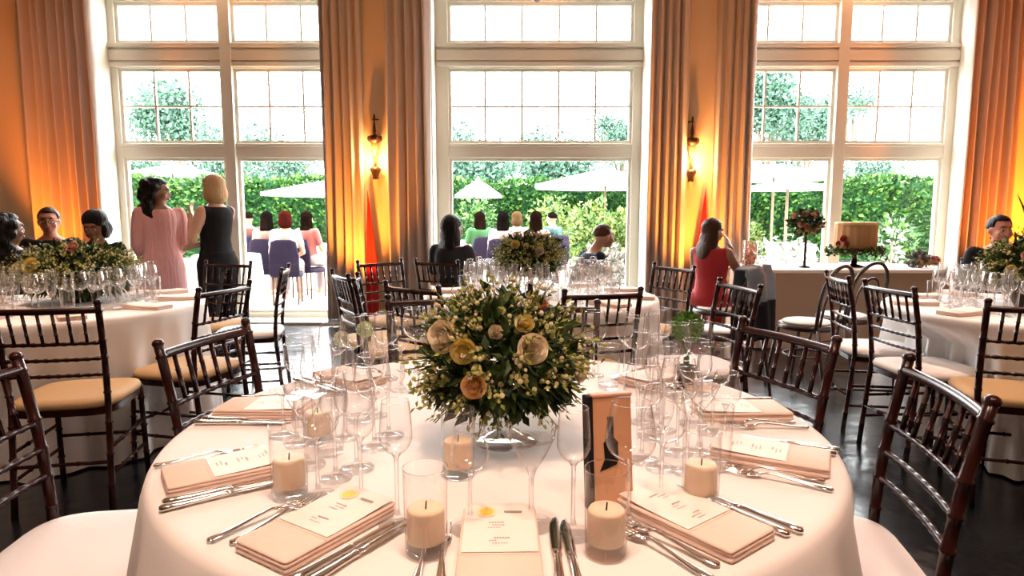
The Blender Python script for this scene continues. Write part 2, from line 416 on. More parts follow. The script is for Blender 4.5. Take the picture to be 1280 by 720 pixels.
tree(700, 216, 30, 52, 'wide green tree behind the large umbrella in the middle window', 16, 2400)
tree(778, 178, 23, 36, 'green tree showing at the right edge of the middle window', 17, 1500)
tree(962, 128, 23, 52, 'tall leafy tree left of the mullion in the right window', 18, 2600)
tree(1006, 168, 28.5, 44, 'dense round tree crown touching the mullion of the right window', 19, 2600)
tree(1066, 132, 34, 36, 'sparse branch crown just right of the mullion in the right window', 20, 700)
tree(1085, 222, 41, 40, 'low pale tree above the hedge in the right window', 21, 1000)
def shrub(px, ybot, ytop, y, label, seed, m='shrub', n=900, wpx=30, z0=0):
    rr = random.Random(seed); t = ata(px, ytop, y); k = FPX/y
    root = thing('garden_shrub', label, 'shrub', (t.x, y, 0)); b = MB()
    leaf_cloud(b, (0, 0, t.z*.5), (wpx/k, wpx/k*.7, t.z*.5), n, .13, rr, .3, out=.8)
    o = b.build('foliage', M[m], root, smooth=False); o['kind'] = 'stuff'
    MB().tube([(0, 0, 0), (0, 0, t.z*.6)], [.03, .01], 6).build('stem', M['bark'], root)
shrub(596, 300, 243, 14.5, 'dark rounded shrub near the left side of the middle window', 31, 'hedge', 1300, 30)
shrub(690, 300, 244, 15.2, 'bright green shrub behind the guest with brown hair', 32, 'shrub', 1300, 34)
shrub(742, 300, 248, 13.4, 'pale yellow-green grassy shrub in the middle window', 33, 'shrub', 1300, 34)
shrub(778, 310, 262, 12, 'yellow-green shrub beside the right jamb of the middle window', 34, 'shrub', 1200, 26)
shrub(1118, 330, 262, 11, 'dark climbing bush with white blossoms in the right window', 35, 'whiteflower', 70, 12)
shrub(1120, 330, 268, 11.4, 'dark green bush carrying the white blossoms outside', 36, 'hedge', 700, 26)
shrub(936, 330, 275, 11, 'yellow flowering shrub at the left side of the right window', 37, 'shrub', 700, 20)
shrub(985, 330, 292, 10.5, 'low white-flowered bush behind the cake table', 38, 'whiteflower', 300, 46)
shrub(318, 330, 300, 12.6, 'small light green shrub outside behind the window mullion', 39, 'shrub', 700, 20)
shrub(760, 345, 300, 9.6, 'white-flowered planting outside the middle window', 40, 'whiteflower', 500, 36)
def umbrella(px, yapex, yrim, y, rpx, label):
    a = ata(px, yapex, y); r = ata(px, yrim, y); k = FPX/y; R = rpx/k
    root = thing('patio_umbrella', label, 'umbrella', (a.x, y, 0), .3, 'white patio umbrellas')
    b = MB(); n = 8; H = a.z; hr = r.z
    vs = [(0, 0, H)]
    for f in (.5, 1):
        for i in range(n): t = 2*pi*i/n; vs.append((R*f*cos(t), R*f*sin(t), H-(H-hr)*(f**1.1)))
    for i in range(n): t = 2*pi*i/n; vs.append((R*cos(t), R*sin(t), hr-.08))
    fs = [(0, 1+i, 1+(i+1) % n) for i in range(n)] + [(1+i, 9+i, 9+(i+1) % n, 1+(i+1) % n) for i in range(n)] + [(9+i, 17+i, 17+(i+1) % n, 9+(i+1) % n) for i in range(n)]
    o = b.add(vs, fs).build('canopy', M['umbrella'], root, smooth=False)
    s = o.modifiers.new('s', 'SOLIDIFY'); s.thickness = .01
    MB().tube([(0, 0, .05), (0, 0, H+.08)], .03, 8).build('pole', M['bark'], root)
    r_ = MB()
    for i in range(n): t = 2*pi*i/n; r_.tube([(0, 0, H-.05), (R*cos(t)*.98, R*sin(t)*.98, hr-.02)], .012, 5)
    r_.build('ribs', M['bark'], root)
    MB().box((0, 0, .04), (.6, .6, .08)).build('base', M['pot'], root, smooth=False)
umbrella(757, 211, 232, 17.5, 92, 'large white patio umbrella in the middle window')
umbrella(598, 224, 244, 18.6, 30, 'small white patio umbrella at the left of the middle window')
umbrella(968, 205, 221, 15.5, 70, 'white patio umbrella high in the left half of the right window')
umbrella(985, 225, 233, 13.5, 52, 'pale patio umbrella tucked under the higher one in the right window')
umbrella(420, 224, 241, 15.5, 88, 'white patio umbrella beside the curtain in the left window')
umbrella(215, 206, 216, 22.0, 50, 'broad pale umbrella top showing above the hedge in the left window')
umbrella(1170, 212, 219, 21.5, 44, 'distant grey-white umbrella behind the hedge of the right window')

# ------------------------------------------------------------------ curtains and wall lights
def curtain(label, pa, pb, ya, folds, mname='curtain', amp=.055, lining=None, flare=.0, yoff=0, phase=0, top=CEIL-.18):
    k = FPX/WALL_Y*1.006; xa, xb = (pa-640)/k, (pb-640)/k
    root = thing('curtain', label, 'curtain', ((xa+xb)/2, ya, 0))
    b = MB(); nx = folds*10; zs = [.015, .5, 1.1, 1.8, 2.6, 3.4, 4.1, top]
    W = xb-xa
    vs = []
    for z in zs:
        for i in range(nx+1):
            u = i/nx; fl = 1+flare*(1-z/top)**2
            x = (u-.5)*W*fl; ph = u*folds*2*pi+phase+.5*sin(z*.9+u*5)
            vs.append((x+.012*sin(ph*1.0), amp*(.75+.25*sin(u*17+1))*sin(ph)+.01*sin(z*2+u*9), z))
    fs = [(j*(nx+1)+i, j*(nx+1)+i+1, (j+1)*(nx+1)+i+1, (j+1)*(nx+1)+i) for j in range(len(zs)-1) for i in range(nx)]
    o = b.add(vs, fs).build('fabric', M[mname], root); s = o.modifiers.new('s', 'SOLIDIFY'); s.thickness = .006
    r = MB(); r.tube([(-W/2-.08, 0, top+.04), (W/2+.08, 0, top+.04)], .016, 8)
    r.build('curtain_rod', M['bronze'], root)
    if lining:     # added panel coloured as the red shade by the pilaster: (px of the inner edge, px of the tip, top y px, bottom y px, side)
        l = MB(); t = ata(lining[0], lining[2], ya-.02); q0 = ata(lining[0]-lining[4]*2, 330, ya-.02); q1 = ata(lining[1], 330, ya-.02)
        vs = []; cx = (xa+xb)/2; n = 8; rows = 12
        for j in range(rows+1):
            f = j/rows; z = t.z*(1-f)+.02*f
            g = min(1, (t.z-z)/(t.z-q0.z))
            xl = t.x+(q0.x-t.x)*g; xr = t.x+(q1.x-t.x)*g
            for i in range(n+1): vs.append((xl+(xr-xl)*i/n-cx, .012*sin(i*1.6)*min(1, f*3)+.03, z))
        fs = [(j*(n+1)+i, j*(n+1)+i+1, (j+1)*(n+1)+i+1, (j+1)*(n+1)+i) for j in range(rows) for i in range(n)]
        l = l.add(vs, fs).build('red_shade_fold', M['red'], root); s = l.modifiers.new('s', 'SOLIDIFY'); s.thickness = .004
        l['label'] = 'red shade at the curtain edge, made as a panel'
    return root
CY = WALL_Y-.13
curtain('wide rust-lit curtain left of the left window', 52, 140, CY, 8, amp=.085)
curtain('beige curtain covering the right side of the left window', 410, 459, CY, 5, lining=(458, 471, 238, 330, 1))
curtain('beige curtain on the left side of the middle window', 486, 541, CY, 5, phase=1)
curtain('beige curtain on the right side of the middle window', 803, 852, CY, 5, phase=2)
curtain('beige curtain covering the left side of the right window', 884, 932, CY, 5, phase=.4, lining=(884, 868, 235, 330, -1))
curtain('amber-lit curtain at the right side of the right window', 1184, 1256, CY, 7, phase=2, amp=.08)

# amber uplights standing on the floor
UP = [(-6.6, 6.95, 12), (-5.05, 6.85, 620), (-1.66, 6.90, 520), (2.06, 6.90, 520), (5.55, 6.75, 700), (6.3, 6.9, 800)]
for i, (x, y, p) in enumerate(UP):
    where = ['beside the far left wall', 'under the wide left curtain', 'between the left and middle windows', 'between the middle and right windows',
             'under the right curtain', 'beside the far right wall'][i]
    root = thing('uplight', 'small black floor uplight ' + where, 'uplight', (x, y, 0), 0)
    MB().lathe([(.001, 0), (.075, 0), (.075, .14), (.068, .15), (.066, .13), (.001, .13)], 20).build('housing', M['black'], root)
    spot('uplight_beam', (x, y, .16), (x, y+.28, 2.6), p*AMBER, (1, .33, .035) if abs(x) < 3 else (1, .25, .018), 70 if abs(x) < 3 else 62 if x < 0 else 90, .9, .06)
# wall sconces
def sconce(px, py0, label):
    p = ata(px, py0, WALL_Y-.02); root = thing('wall_sconce', label, 'sconce', (p.x, WALL_Y, p.z))
    d = -.075; b = MB()
    b.lathe([(.001, .06), (.010, .055), (.014, .02), (.008, -.02), (.016, -.08), (.02, -.13), (.012, -.16), (.03, -.19)], 12, (0, d, 0)).build('finial', M['bronze'], root)
    b = MB(); b.lathe([(.02, -.17), (.055, -.19), (.075, -.20), (.068, -.235), (.04, -.26), (.02, -.28), (.012, -.30)], 16, (0, d, 0), wob=lambda r, z, t: r*(1+.16*cos(6*t)))
    for i in range(6): t = i*pi/3; b.ell((.068*cos(t), d+.068*sin(t), -.20), (.014, .014, .02), 8, 5)
    b.build('crown', M['bronze'], root)
    b = MB(); b.lathe([(.035, -.26), (.045, -.29), (.03, -.36), (.012, -.40)], 12, (0, d, 0))
    b.build('glass_shade', mat('amber_glass_shade', (.75, .28, .1), .3, emit=((1, .35, .1), .35)), root)
    b = MB()
    b.tube([(0, d, -.3), (0, d, -.56)], .009, 8); b.tube([(.03, d, -.3), (.022, d, -.42), (.012, d, -.55)], .005, 6); b.tube([(-.03, d, -.3), (-.022, d, -.42), (-.012, d, -.55)], .005, 6)
    b.tube([(0, d, -.45), (0, 0, -.45)], .01, 8); b.lathe([(.001, 0), (.04, 0), (.04, .012), (.001, .014)], 16)
    b.build('arm', M['bronze'], root)
    b = MB(); b.lathe([(.02, -.52), (.052, -.535), (.058, -.56), (.04, -.60), (.03, -.63), (.034, -.66), (.02, -.69)], 16, (0, d, 0), wob=lambda r, z, t: r*(1+.13*cos(5*t)))
    b.build('cup', M['bronze'], root)
    MB().lathe([(.032, -.66), (.034, -.70), (.020, -.74), (.004, -.78), (.002, -.95)], 12, (0, d, 0)).build('pendant_drop', mat('amber_glass_drop', (.8, .35, .1), .25, emit=((1, .4, .1), .3)), root)
    l = bpy.data.lights.new('sconce_bulb', 'POINT'); l.energy = 22*AMBER; l.color = (1, .55, .2); l.shadow_soft_size = .05
    o = bpy.data.objects.new('sconce_bulb', l); C.objects.link(o); o.location = (p.x, WALL_Y-.16, p.z-.45)
sconce(469, 150, 'ornate bronze wall sconce between the left and middle windows')
sconce(864, 153, 'ornate bronze wall sconce between the middle and right windows')
# chandelier whose tip hangs into the top of the picture
root = thing('chandelier', 'grey metal ceiling fixture hanging above the middle window', 'chandelier', (.15, 4.0, 0))
MB().tube([(0, 0, 2.85), (0, 0, CEIL)], .01, 8).build('rod', M['silver'], root)
MB().lathe([(.002, 2.545), (.03, 2.56), (.05, 2.58), (.02, 2.62), (.03, 2.68), (.16, 2.74), (.20, 2.80), (.02, 2.86)], 24).build('body', mat('grey_metal', (.35, .33, .31), .4, .7), root)
for i in range(6):
    t = i*pi/3; b = MB(); b.tube([(0, 0, 2.78), (.22*cos(t), .22*sin(t), 2.74), (.36*cos(t), .36*sin(t), 2.84)], .008, 6).lathe([(.004, 2.83), (.03, 2.85), (.014, 2.87), (.014, 2.97), (.002, 3.0)], 10, (.36*cos(t), .36*sin(t), 0))
    b.build('arm', M['silver'], root)
for i, (x, y, p, sp) in enumerate(LAMPS):
    tag(MB().lathe([(.24, -.05), (.27, -.05), (.27, 0), (.001, 0)], 28).build('ceiling_light', M['white'], None, loc=(x, y, CEIL)), 'round ceiling light fixture ' + ['behind the camera on the left', 'behind the camera on the right', 'above the front table', 'above the left table', 'above the right table', 'above the middle table', 'near the left window', 'near the right window', 'near the middle window'][i], 'ceiling light', 'ceiling lights of the room')

# ------------------------------------------------------------------ chairs
def ringed(p0, p1, nodes, r, rr, mid=None):
    """points and radii of a turned pole between p0 and p1 with raised rings"""
    P0, P1 = Vector(p0), Vector(p1); ts = [0, 1]
    out = {0: r, 1: r}
    for t in nodes:
        for dt, k in ((-.012, r), (-.006, rr), (.006, rr), (.012, r)): out[max(0, min(1, t+dt))] = k
    pts, rad = [], []
    for t in sorted(out):
        q = P0.lerp(P1, t)
        if mid: q += Vector(mid)*4*t*(1-t)
        pts.append(q); rad.append(out[t])
    return pts, rad
SEAT_H, TOP_H = .49, .90
def make_chiavari(label, cush):
    root = thing('chiavari_chair', label, 'chair'); wd = M['wood']
    for s in (-1, 1):
        x = .185*s
        p1, r1 = ringed((x*1.02, -.225, 0), (x, -.185, SEAT_H-.03), (.25, .55, .85), 0.0135, .0162)
        p2, r2 = ringed((x, -.185, SEAT_H-.02), (x*1.06, -.245, TOP_H+.015), (.12, .30, .47, .64, .93), 0.0135, .0162, (0, .012, 0))
        b = MB(); b.tube(p1+p2, r1+r2, 10); b.ell((x*1.06, -.246, TOP_H+.022), (.0165, .0165, .013), 10, 6)
        b.build('leg', wd, root)
        p1, r1 = ringed((x*1.03, .205, 0), (x, .185, SEAT_H-.03), (.25, .55, .85), .0125, .0165)
        MB().tube(p1, r1, 10).build('leg', wd, root)
    def y_at(z): t = (z-SEAT_H)/(TOP_H+.015-SEAT_H); return -.185-.06*t+.012*4*t*(1-t)
    def rail(z, r, bow, beads=True):
        pts, rad = [], []; n = 30
        for i in range(n+1):
            u = i/n*2-1; xx = u*(.185+.011*(z-SEAT_H)/.42)
            pts.append((xx, y_at(z)-bow*(1-u*u), z)); rad.append(r*(1.12 if i % 3 == 1 else .86) if beads else r)
        return MB().tube(pts, rad, 8)
    rail(TOP_H-.012, .0135, .018, False).build('top_rail', wd, root)
    for z in (.745, .675, .605): rail(z, .0088, .014).build('back_rail', wd, root)
    for i in range(6):
        u = (i+1)/7*2-1; bw = 1-u*u
        p, r = ringed((u*.19, y_at(.745)-.014*bw, .745), (u*.194, y_at(.89)-.018*bw, .89), (.3, .62), .0068, .0095)
        MB().tube(p, r, 7).build('spindle', wd, root)
    b = MB(); z = SEAT_H-.045
    b.loft([((0, 0, z-.018), .205, .205), ((0, 0, z+.010), .208, .208)], 32, p=5)
    sharp(b.build('seat_frame', wd, root))
    b = MB(); rz = [(.0, .200), (.006, .212), (.02, .216), (.036, .208), (.044, .17), (.048, .10), (.049, .0)]
    b.loft([((0, .004, SEAT_H-.036+dz), r, r) for dz, r in rz], 36, p=4.2); b.build('seat_cushion', cush, root)
    for z, ins in ((.16, 1), (.28, .99)):
        for s in (-1, 1): p, r = ringed((.188*s, -.21, z), (.188*s, .20, z), (.33, .66), .008, .011); MB().tube(p, r, 7).build('stretcher', wd, root)
    for y in (-.21, .198): p, r = ringed((-.188, y, .22), (.188, y, .22), (.33, .66), .008, .011); MB().tube(p, r, 7).build('stretcher', wd, root)
    KIDS[root.name] = list(root.children)
    return root
CHAIRS = []   # (x, y, facing) for the cloths
proto_g = make_chiavari('x', M['gold']); proto_i = make_chiavari('x', M['cushion']); used = set()
def place_chair(proto, px_top, label, face, group=None, back=.245, top=TOP_H, xy=None):
    """px_top: where the middle of the top rail shows; face: the point the sitter faces"""
    p = xy if xy is not None else at(px_top[0], px_top[1], top); p = Vector((p[0], p[1], 0))
    f = (Vector((face[0], face[1], 0))-p).normalized(); o = p+f*back; rz = atan2(f.y, f.x)-pi/2
    if proto.name not in used: used.add(proto.name); c = proto; c.location = o; c.rotation_euler = (0, 0, rz); c['label'] = label
    else: c = copy_thing(proto, o, rz, label)
    if group: c['group'] = group
    CHAIRS.append((o.x, o.y, rz)); return c
F = (-.030, 1.575); TL = (-2.64, 3.72); TM = (.18, 4.15); TR = (2.95, 3.55); RT = .76
G = 'mahogany bamboo-style chairs round the tables'
# front table
place_chair(proto_i, None, 'mahogany chair with ivory cushion tucked to the near left of the front table', (.2, 1.60), G, xy=(-1.25, 1.42))
place_chair(proto_i, None, 'mahogany chair with ivory cushion at the near right of the front table', (0, 1.60), G, xy=(.975, 1.41))
place_chair(proto_i, None, 'mahogany chair at the left rear of the front table, its tilted back towards us', (-.15, 1.78), G, xy=(-.955, 1.97))
place_chair(proto_i, None, 'mahogany chair at the right rear of the front table, next to the candle glasses', (.05, 1.70), G, xy=(.875, 2.02))
place_chair(proto_i, (688, 383), 'mahogany chair half hidden behind the front bouquet, on its right', (-.0, 1.6), G)
place_chair(proto_i, (540, 375), 'mahogany chair half hidden behind the front bouquet, on its left', (.0, 1.5), G)
# left table
place_chair(proto_g, (56, 386), 'mahogany chair with golden seat seen square from behind at the left table', (-2.2, 4.0), G)
place_chair(proto_g, (282, 362), 'mahogany chair with golden seat turned towards the right side of the left table', (-2.6, 3.55), G)
place_chair(proto_g, None, 'mahogany chair in front of the woman in the black vest', (-2.45, 3.8), G, xy=(-2.20, 4.95))
place_chair(proto_i, None, 'mahogany chair with white cushion standing sideways near the bright floor', (-2.9, 4.15), G, xy=(-1.58, 4.45))
# middle table
place_chair(proto_g, (475, 329), 'mahogany chair against the yellow-lit wall below the left sconce', (-.1, 4.0), G)
place_chair(proto_g, (425, 345), 'mahogany chair seen edge-on beside the bright floor, orange seat', (-.2, 4.5), G)
place_chair(proto_g, (447, 357), 'mahogany chair facing the room in front of the amber curtain', (-.1, 3.9), G, xy=(-.92, 3.75))
place_chair(proto_g, (514, 361), 'mahogany chair just left of the middle table', (.3, 4.4), G)
place_chair(proto_g, (754, 368), 'mahogany chair at the near right of the middle table, seen from behind', (.2, 4.1), G)
place_chair(proto_g, (842, 335), 'mahogany chair at the right side of the middle table below the right sconce', (.15, 4.0), G)
# right table
place_chair(proto_i, (1110, 361), 'mahogany chair with pale seat at the left side of the right table', (2.9, 3.38), G)
place_chair(proto_g, None, 'mahogany chair cut by the right edge of the photo, back towards us', (2.6, 3.8), G, xy=(2.20, 2.62))
place_chair(proto_i, (908, 348), 'dark mahogany chair with its back to the blue jacket', (.2, 3.2), G, xy=(1.22, 3.42))
place_chair(proto_i, None, 'dark mahogany chair seen edge-on between the bentwood chairs and the right table', (3.0, 3.72), G, xy=(1.98, 3.88))
# bentwood chairs
def make_bentwood():
    root = thing('bentwood_chair', 'x', 'chair'); m = M['bentwood']
    def arch(w, z0, z1, y0, y1, r):
        pts = []
        for i in range(21):
            a = pi*i/20; pts.append((-w*cos(a), y0+(y1-y0)*sin(a), z0+(z1-z0)*sin(a)**.8))
        return MB().tube([(-w*.92, y0+.03, SEAT_H-.05)]+pts+[(w*.92, y0+.03, SEAT_H-.05)], r, 10)
    arch(.20, .66, .92, -.20, -.26, .0135).build('back_arch', m, root)
    arch(.12, .60, .80, -.185, -.235, .009).build('inner_arch', m, root)
    MB().lathe([(.001, .435), (.195, .435), (.21, .45), (.205, .475), (.18, .478), (.001, .470)], 32).build('seat', M['bentwood'], root)
    MB().lathe([(.001, .474), (.17, .478), (.178, .488), (.16, .498), (.001, .50)], 28).build('seat_cushion', M['cushion'], root)
    for sx in (-1, 1):
        MB().tube([(.19*sx, -.19, .46), (.20*sx, -.235, .2), (.20*sx, -.27, 0)], [.014, .013, .011], 8).build('leg', m, root)
        MB().tube([(.15*sx, .14, .44), (.17*sx, .18, .2), (.18*sx, .21, 0)], [.014, .013, .011], 8).build('leg', m, root)
    b = MB(); b.tube([(.16*cos(2*pi*i/24), .16*sin(2*pi*i/24), .24) for i in range(25)], .007, 6); b.build('leg_ring', m, root)
    KIDS[root.name] = list(root.children); return root
bw = make_bentwood(); used.discard(bw.name)
GB = 'dark bentwood chairs near the cake table'
place_chair(bw, None, 'dark bentwood chair with arched back left of the cake, pulled out from the cake table', (1.75, 5.4), GB, xy=(2.36, 4.55))
place_chair(bw, None, 'dark bentwood chair with arched back right in front of the cake', (2.3, 5.8), GB, xy=(2.76, 4.85))
place_chair(bw, None, 'dark bentwood chair the woman in red sits on', (1.55, 3), GB, xy=(1.80, 5.72))
place_chair(bw, (952, 341), 'dark bentwood chair with a blue-grey jacket over its back', (.75, 5.2), GB, back=.26)

# ------------------------------------------------------------------ tables and cloths
def indent(cx, cy, th, z, R):
    """how far the hanging cloth is pushed in by a chair seat"""
    x, y = cx+R*cos(th), cy+R*sin(th); s = 0
    for (qx, qy, rz) in CHAIRS:
        if (Vector((qx-cx, qy-cy)).length) > R+.30: continue
        dx, dy = x-qx, y-qy; lx = dx*cos(rz)+dy*sin(rz); ly = -dx*sin(rz)+dy*cos(rz)
        wx = max(0, 1-max(0, abs(lx)-.22)/.12)
        if wx <= 0 or ly < -.35: continue
        push = (.235-ly)
        if push > 0: s = max(s, push*wx*wx*(3-2*wx))
    return min(s, .27)
def round_table(c, name_label, cloth_label, m, seed, nf=15, amp=.035, R=RT):
    rr = random.Random(seed)
    t = thing('banquet_table', name_label, 'table', (c[0], c[1], 0))
    MB().lathe([(.001, .73), (R-.02, .73), (R-.02, .755), (.001, .755)], 48).build('tabletop', M['wood'], t)
    MB().lathe([(.001, 0), (.18, 0), (.17, .03), (.04, .06), (.04, .73), (.001, .73)], 20).build('pedestal', M['wood'], t)
    b = MB(); n = 240; rings = [(0.0, .7605), (.3, .7605), (.55, .7605), (R-.03, .7605), (R-.012, .7595), (R-.002, .755), (R+.004, .745)]
    vs = [];
    for r, z in rings:
        for k in range(n): a = 2*pi*k/n; vs.append((r*cos(a), r*sin(a), z))
    zs = [.72, .66, .58, .5, .4, .3, .2, .1, .012]
    phs = [rr.uniform(0, 6) for _ in range(3)]
    for z in zs:
        d = (.745-z)/.73
        for k in range(n):
            a = 2*pi*k/n
            fo = sin(a*nf+phs[0]+.8*sin(a*3+phs[1]))+.5*sin(a*(nf*2+1)+phs[2])
            r = R+.006+.05*d+.03*min(1, d*4)*(R > .77)+amp*fo*min(1, d*1.6)
            i = indent(c[0], c[1], a, z, R+.02)*(1 if z < .6 else (.72-z)/.12)
            vs.append(((r-i)*cos(a), (r-i)*sin(a), z))
    L = len(rings)+len(zs)
    fs = [(i*n+k, i*n+(k+1) % n, (i+1)*n+(k+1) % n, (i+1)*n+k) for i in range(L-1) for k in range(n)]
    o = b.add(vs, fs).build('tablecloth', m, loc=(c[0], c[1], 0)); tag(o, cloth_label, 'tablecloth')
    return t
round_table(F, 'round banquet table in front of the camera under its cloth', 'white floor-length cloth on the large front table', M['cloth'], 1, 13, .035, R=.785)
round_table(TL, 'round banquet table at the left under its cloth', 'long pale cloth on the round table at the left', M['cloth'], 2, 15, .03)
round_table(TM, 'round banquet table under the middle window, below its cloth', 'long pale cloth on the round table before the middle window', M['cloth'], 3, 15, .03)
round_table(TR, 'round banquet table at the right under its cloth', 'white pleated long cloth on the round table at the right', M['cloth'], 4, 19, .045)
# cake table
t = thing('cake_table', 'long buffet table for the cake under the right window', 'table', (3.25, 6.42, 0))
MB().box((0, 0, .74), (1.70, .66, .03)).build('tabletop', M['wood'], t, smooth=False)
for sx in (-1, 1):
    for sy in (-1, 1): MB().tube([(.8*sx, .3*sy, 0), (.8*sx, .3*sy, .73)], .02, 8).build('leg', M['bronze'], t)
b = MB(); n = 160; vs = []
def per(u, ex, ey, rad=.08):
    k = u*2*pi; ct, st = cos(k), sin(k); return (ex*math.copysign(abs(ct)**.2, ct), ey*math.copysign(abs(st)**.2, st))
for r, z in ((.01, .761), (.9, .761), (.985, .761), (1, .752)):
    for k in range(n): x, y = per(k/n, .94*r, .39*r); vs.append((x, y, z))
for z in (.7, .55, .4, .2, .015):
    d = (.76-z)/.75
    for k in range(n):
        x, y = per(k/n, .95+.02*d, .40+.02*d); f = 1+.02*d*sin(k/n*2*pi*21); vs.append((x*f, y*(1+.05*d*sin(k/n*2*pi*17)), z))
fs = [(i*n+k, i*n+(k+1) % n, (i+1)*n+(k+1) % n, (i+1)*n+k) for i in range(8) for k in range(n)]
o = b.add(vs, fs).build('tablecloth', M['beige'], loc=(3.25, 6.42, 0)); tag(o, 'beige floor-length cloth on the cake table under the right window', 'tablecloth')
o = MB().add([(-.90, -.395, .7635), (.90, -.395, .7635), (.90, .36, .7635), (-.90, .36, .7635), (-.905, -.412, .735), (.905, -.412, .735)], [(0, 1, 2, 3), (4, 5, 1, 0)]).build('table_runner', M['cloth'], loc=(3.25, 6.42, 0), smooth=False)
tag(o, 'white overlay cloth lying on top of the beige cake table cloth', 'tablecloth')

# ------------------------------------------------------------------ glassware prototypes
def stem_glass(h, rb, rm, rim, base, n=24, bowl=.45):
    zb = h*(1-bowl)
    pr = [(.001, .0), (base, .0), (base, .0025), (base*.55, .006), (.006, .016), (.0038, .03), (.0034, zb*.6), (.004, zb-.008), (.009, zb)]
    for u in (.06, .15, .28, .42, .6, .8, 1): 
        if u < .42: r = rb*sqrt(max(0, 1-((.42-u)/.42)**2))**.9*.98+.002
        else: r = rb+(rim-rb)*((u-.42)/.58)**1.3
        pr.append((max(r, .009), zb+(h-zb)*u))
    b = MB().lathe(pr[:9], n, mi=1); b.lathe(pr[8:], n, mi=0)
    rr_ = pr[-1][0]; b.lathe([(rr_+.0006*cos(2*pi*i/6), h+.0006*sin(2*pi*i/6)) for i in range(7)], n, mi=1)
    return b
def proto_mesh(name, mb, m): 
    o = mb.build(name, [m, M['solid']] if not isinstance(m, list) and m in (M['glass'], M['glassfar']) else m); me = o.data; bpy.data.objects.remove(o); return me
def gl_protos(m, n, tagname):
    d = {}
    d['wine'] = proto_mesh('wine_glass', stem_glass(.215, .042, .05, .032, .036, n, .47), m)
    d['tulip'] = proto_mesh('wine_glass', stem_glass(.215, .0275, .05, .023, .032, n, .42), m)
    d['small'] = proto_mesh('wine_glass', stem_glass(.175, .032, .05, .025, .032, n, .42), m)
    d['flute'] = proto_mesh('champagne_flute', stem_glass(.235, .024, .05, .021, .031, n, .62), m)
    b = MB(); b.lathe([(.001, 0), (.038, 0), (.038, .003), (.01, .009), (.0045, .03), (.0045, .085), (.010, .10)], n, mi=1); b.lathe([(.010, .10), (.026, .125), (.040, .155), (.043, .175)], n); b.lathe([(.001, .150), (.0385, .152)], n)
    d['cone'] = proto_mesh('martini_glass', b, m)
    b = MB(); b.lathe([(.0305, .012), (.0325, .05), (.035, .135)], n); b.lathe([(.035+.0008*cos(2*pi*i/6), .135+.0008*sin(2*pi*i/6)) for i in range(7)], n, mi=1); b.lathe([(.001, .0), (.026, 0), (.030, .003), (.0305, .012), (.028, .017), (.001, .014)], n, mi=1)
    d['tumbler'] = proto_mesh('tumbler', b, m)
    return d
GP = gl_protos(M['glass'], 28, 'near'); GF = gl_protos(M['glassfar'], 12, 'far')
NAMES = {'wine': 'wine_glass', 'tulip': 'wine_glass', 'small': 'wine_glass', 'flute': 'champagne_flute', 'cone': 'cocktail_glass', 'tumbler': 'water_tumbler'}
KIND = {'wine': 'wide-bowled wine glass', 'tulip': 'slim tulip wine glass', 'small': 'small wine glass', 'flute': 'tall champagne flute', 'cone': 'conical cocktail glass', 'tumbler': 'clear straight tumbler'}
def glass(kind, loc, label, group=None, far=False, s=1):
    o = bpy.data.objects.new(NAMES[kind], (GF if far else GP)[kind]); C.objects.link(o); o.location = loc
    o.rotation_euler = (0, 0, random.uniform(0, 6)); o.scale = (s, s, s)
    tag(o, label, 'glass', group); return o
TH = .762
# the glasses that stand out one by one on the front table
near = [('tulip', 497, 655, 'slim empty wine glass left of the nearest candle glass, stem rising from the bare cloth'),
        ('small', 588, 662, 'small wine glass between the nearest candle glass and the bouquet vase'),
        ('cone', 664, 656, 'conical cocktail glass right in front of the bouquet vase'),
        ('tulip', 716, 668, 'tulip wine glass just left of the candle glass before the bottle card'),
        ('wine', 786, 657, 'wide wine glass standing before the tan bottle card'),
        ('wine', 826, 627, 'wide wine glass right of the tan bottle card'),
        ('tulip', 452, 630, 'tulip wine glass at the near edge of the left glass cluster')]
for k, x, y, lab in near:
    p = at(x, y, TH); glass(k, p, lab, s=1.0)
def spot9(x, y, cx, cy): return ('near ' if y > cy+14 else 'rear ' if y < cy-14 else 'middle ')+('left' if x < cx-20 else 'right' if x > cx+20 else 'centre')
GL = 'glasses massed on the left of the front table'; GR = 'glasses massed on the right of the front table'; GBk = 'glasses at the rear of the front table'
for k, x, y in [('wine', 398, 622), ('tulip', 420, 598), ('tumbler', 412, 566), ('wine', 446, 586), ('cone', 384, 582), ('flute', 372, 556), ('wine', 400, 538), ('tulip', 432, 548),
                ('wine', 468, 560), ('small', 355, 545), ('tumbler', 448, 528), ('wine', 486, 545), ('flute', 470, 520), ('wine', 378, 520)]:
    glass(k, at(x, y, TH), '%s at the %s of the glass cluster left of the bouquet' % (KIND[k], spot9(x, y, 412, 560)), GL)
for k, x, y in [('wine', 802, 575), ('flute', 826, 586), ('tumbler', 812, 548), ('wine', 846, 566), ('tulip', 858, 590), ('wine', 826, 538), ('cone', 874, 566), ('flute', 800, 528),
                ('wine', 866, 530), ('tumbler', 893, 585), ('tulip', 822, 520), ('wine', 890, 540), ('small', 905, 560)]:
    glass(k, at(x, y, TH), '%s at the %s of the glass cluster right of the bouquet' % (KIND[k], spot9(x, y, 848, 556)), GR)
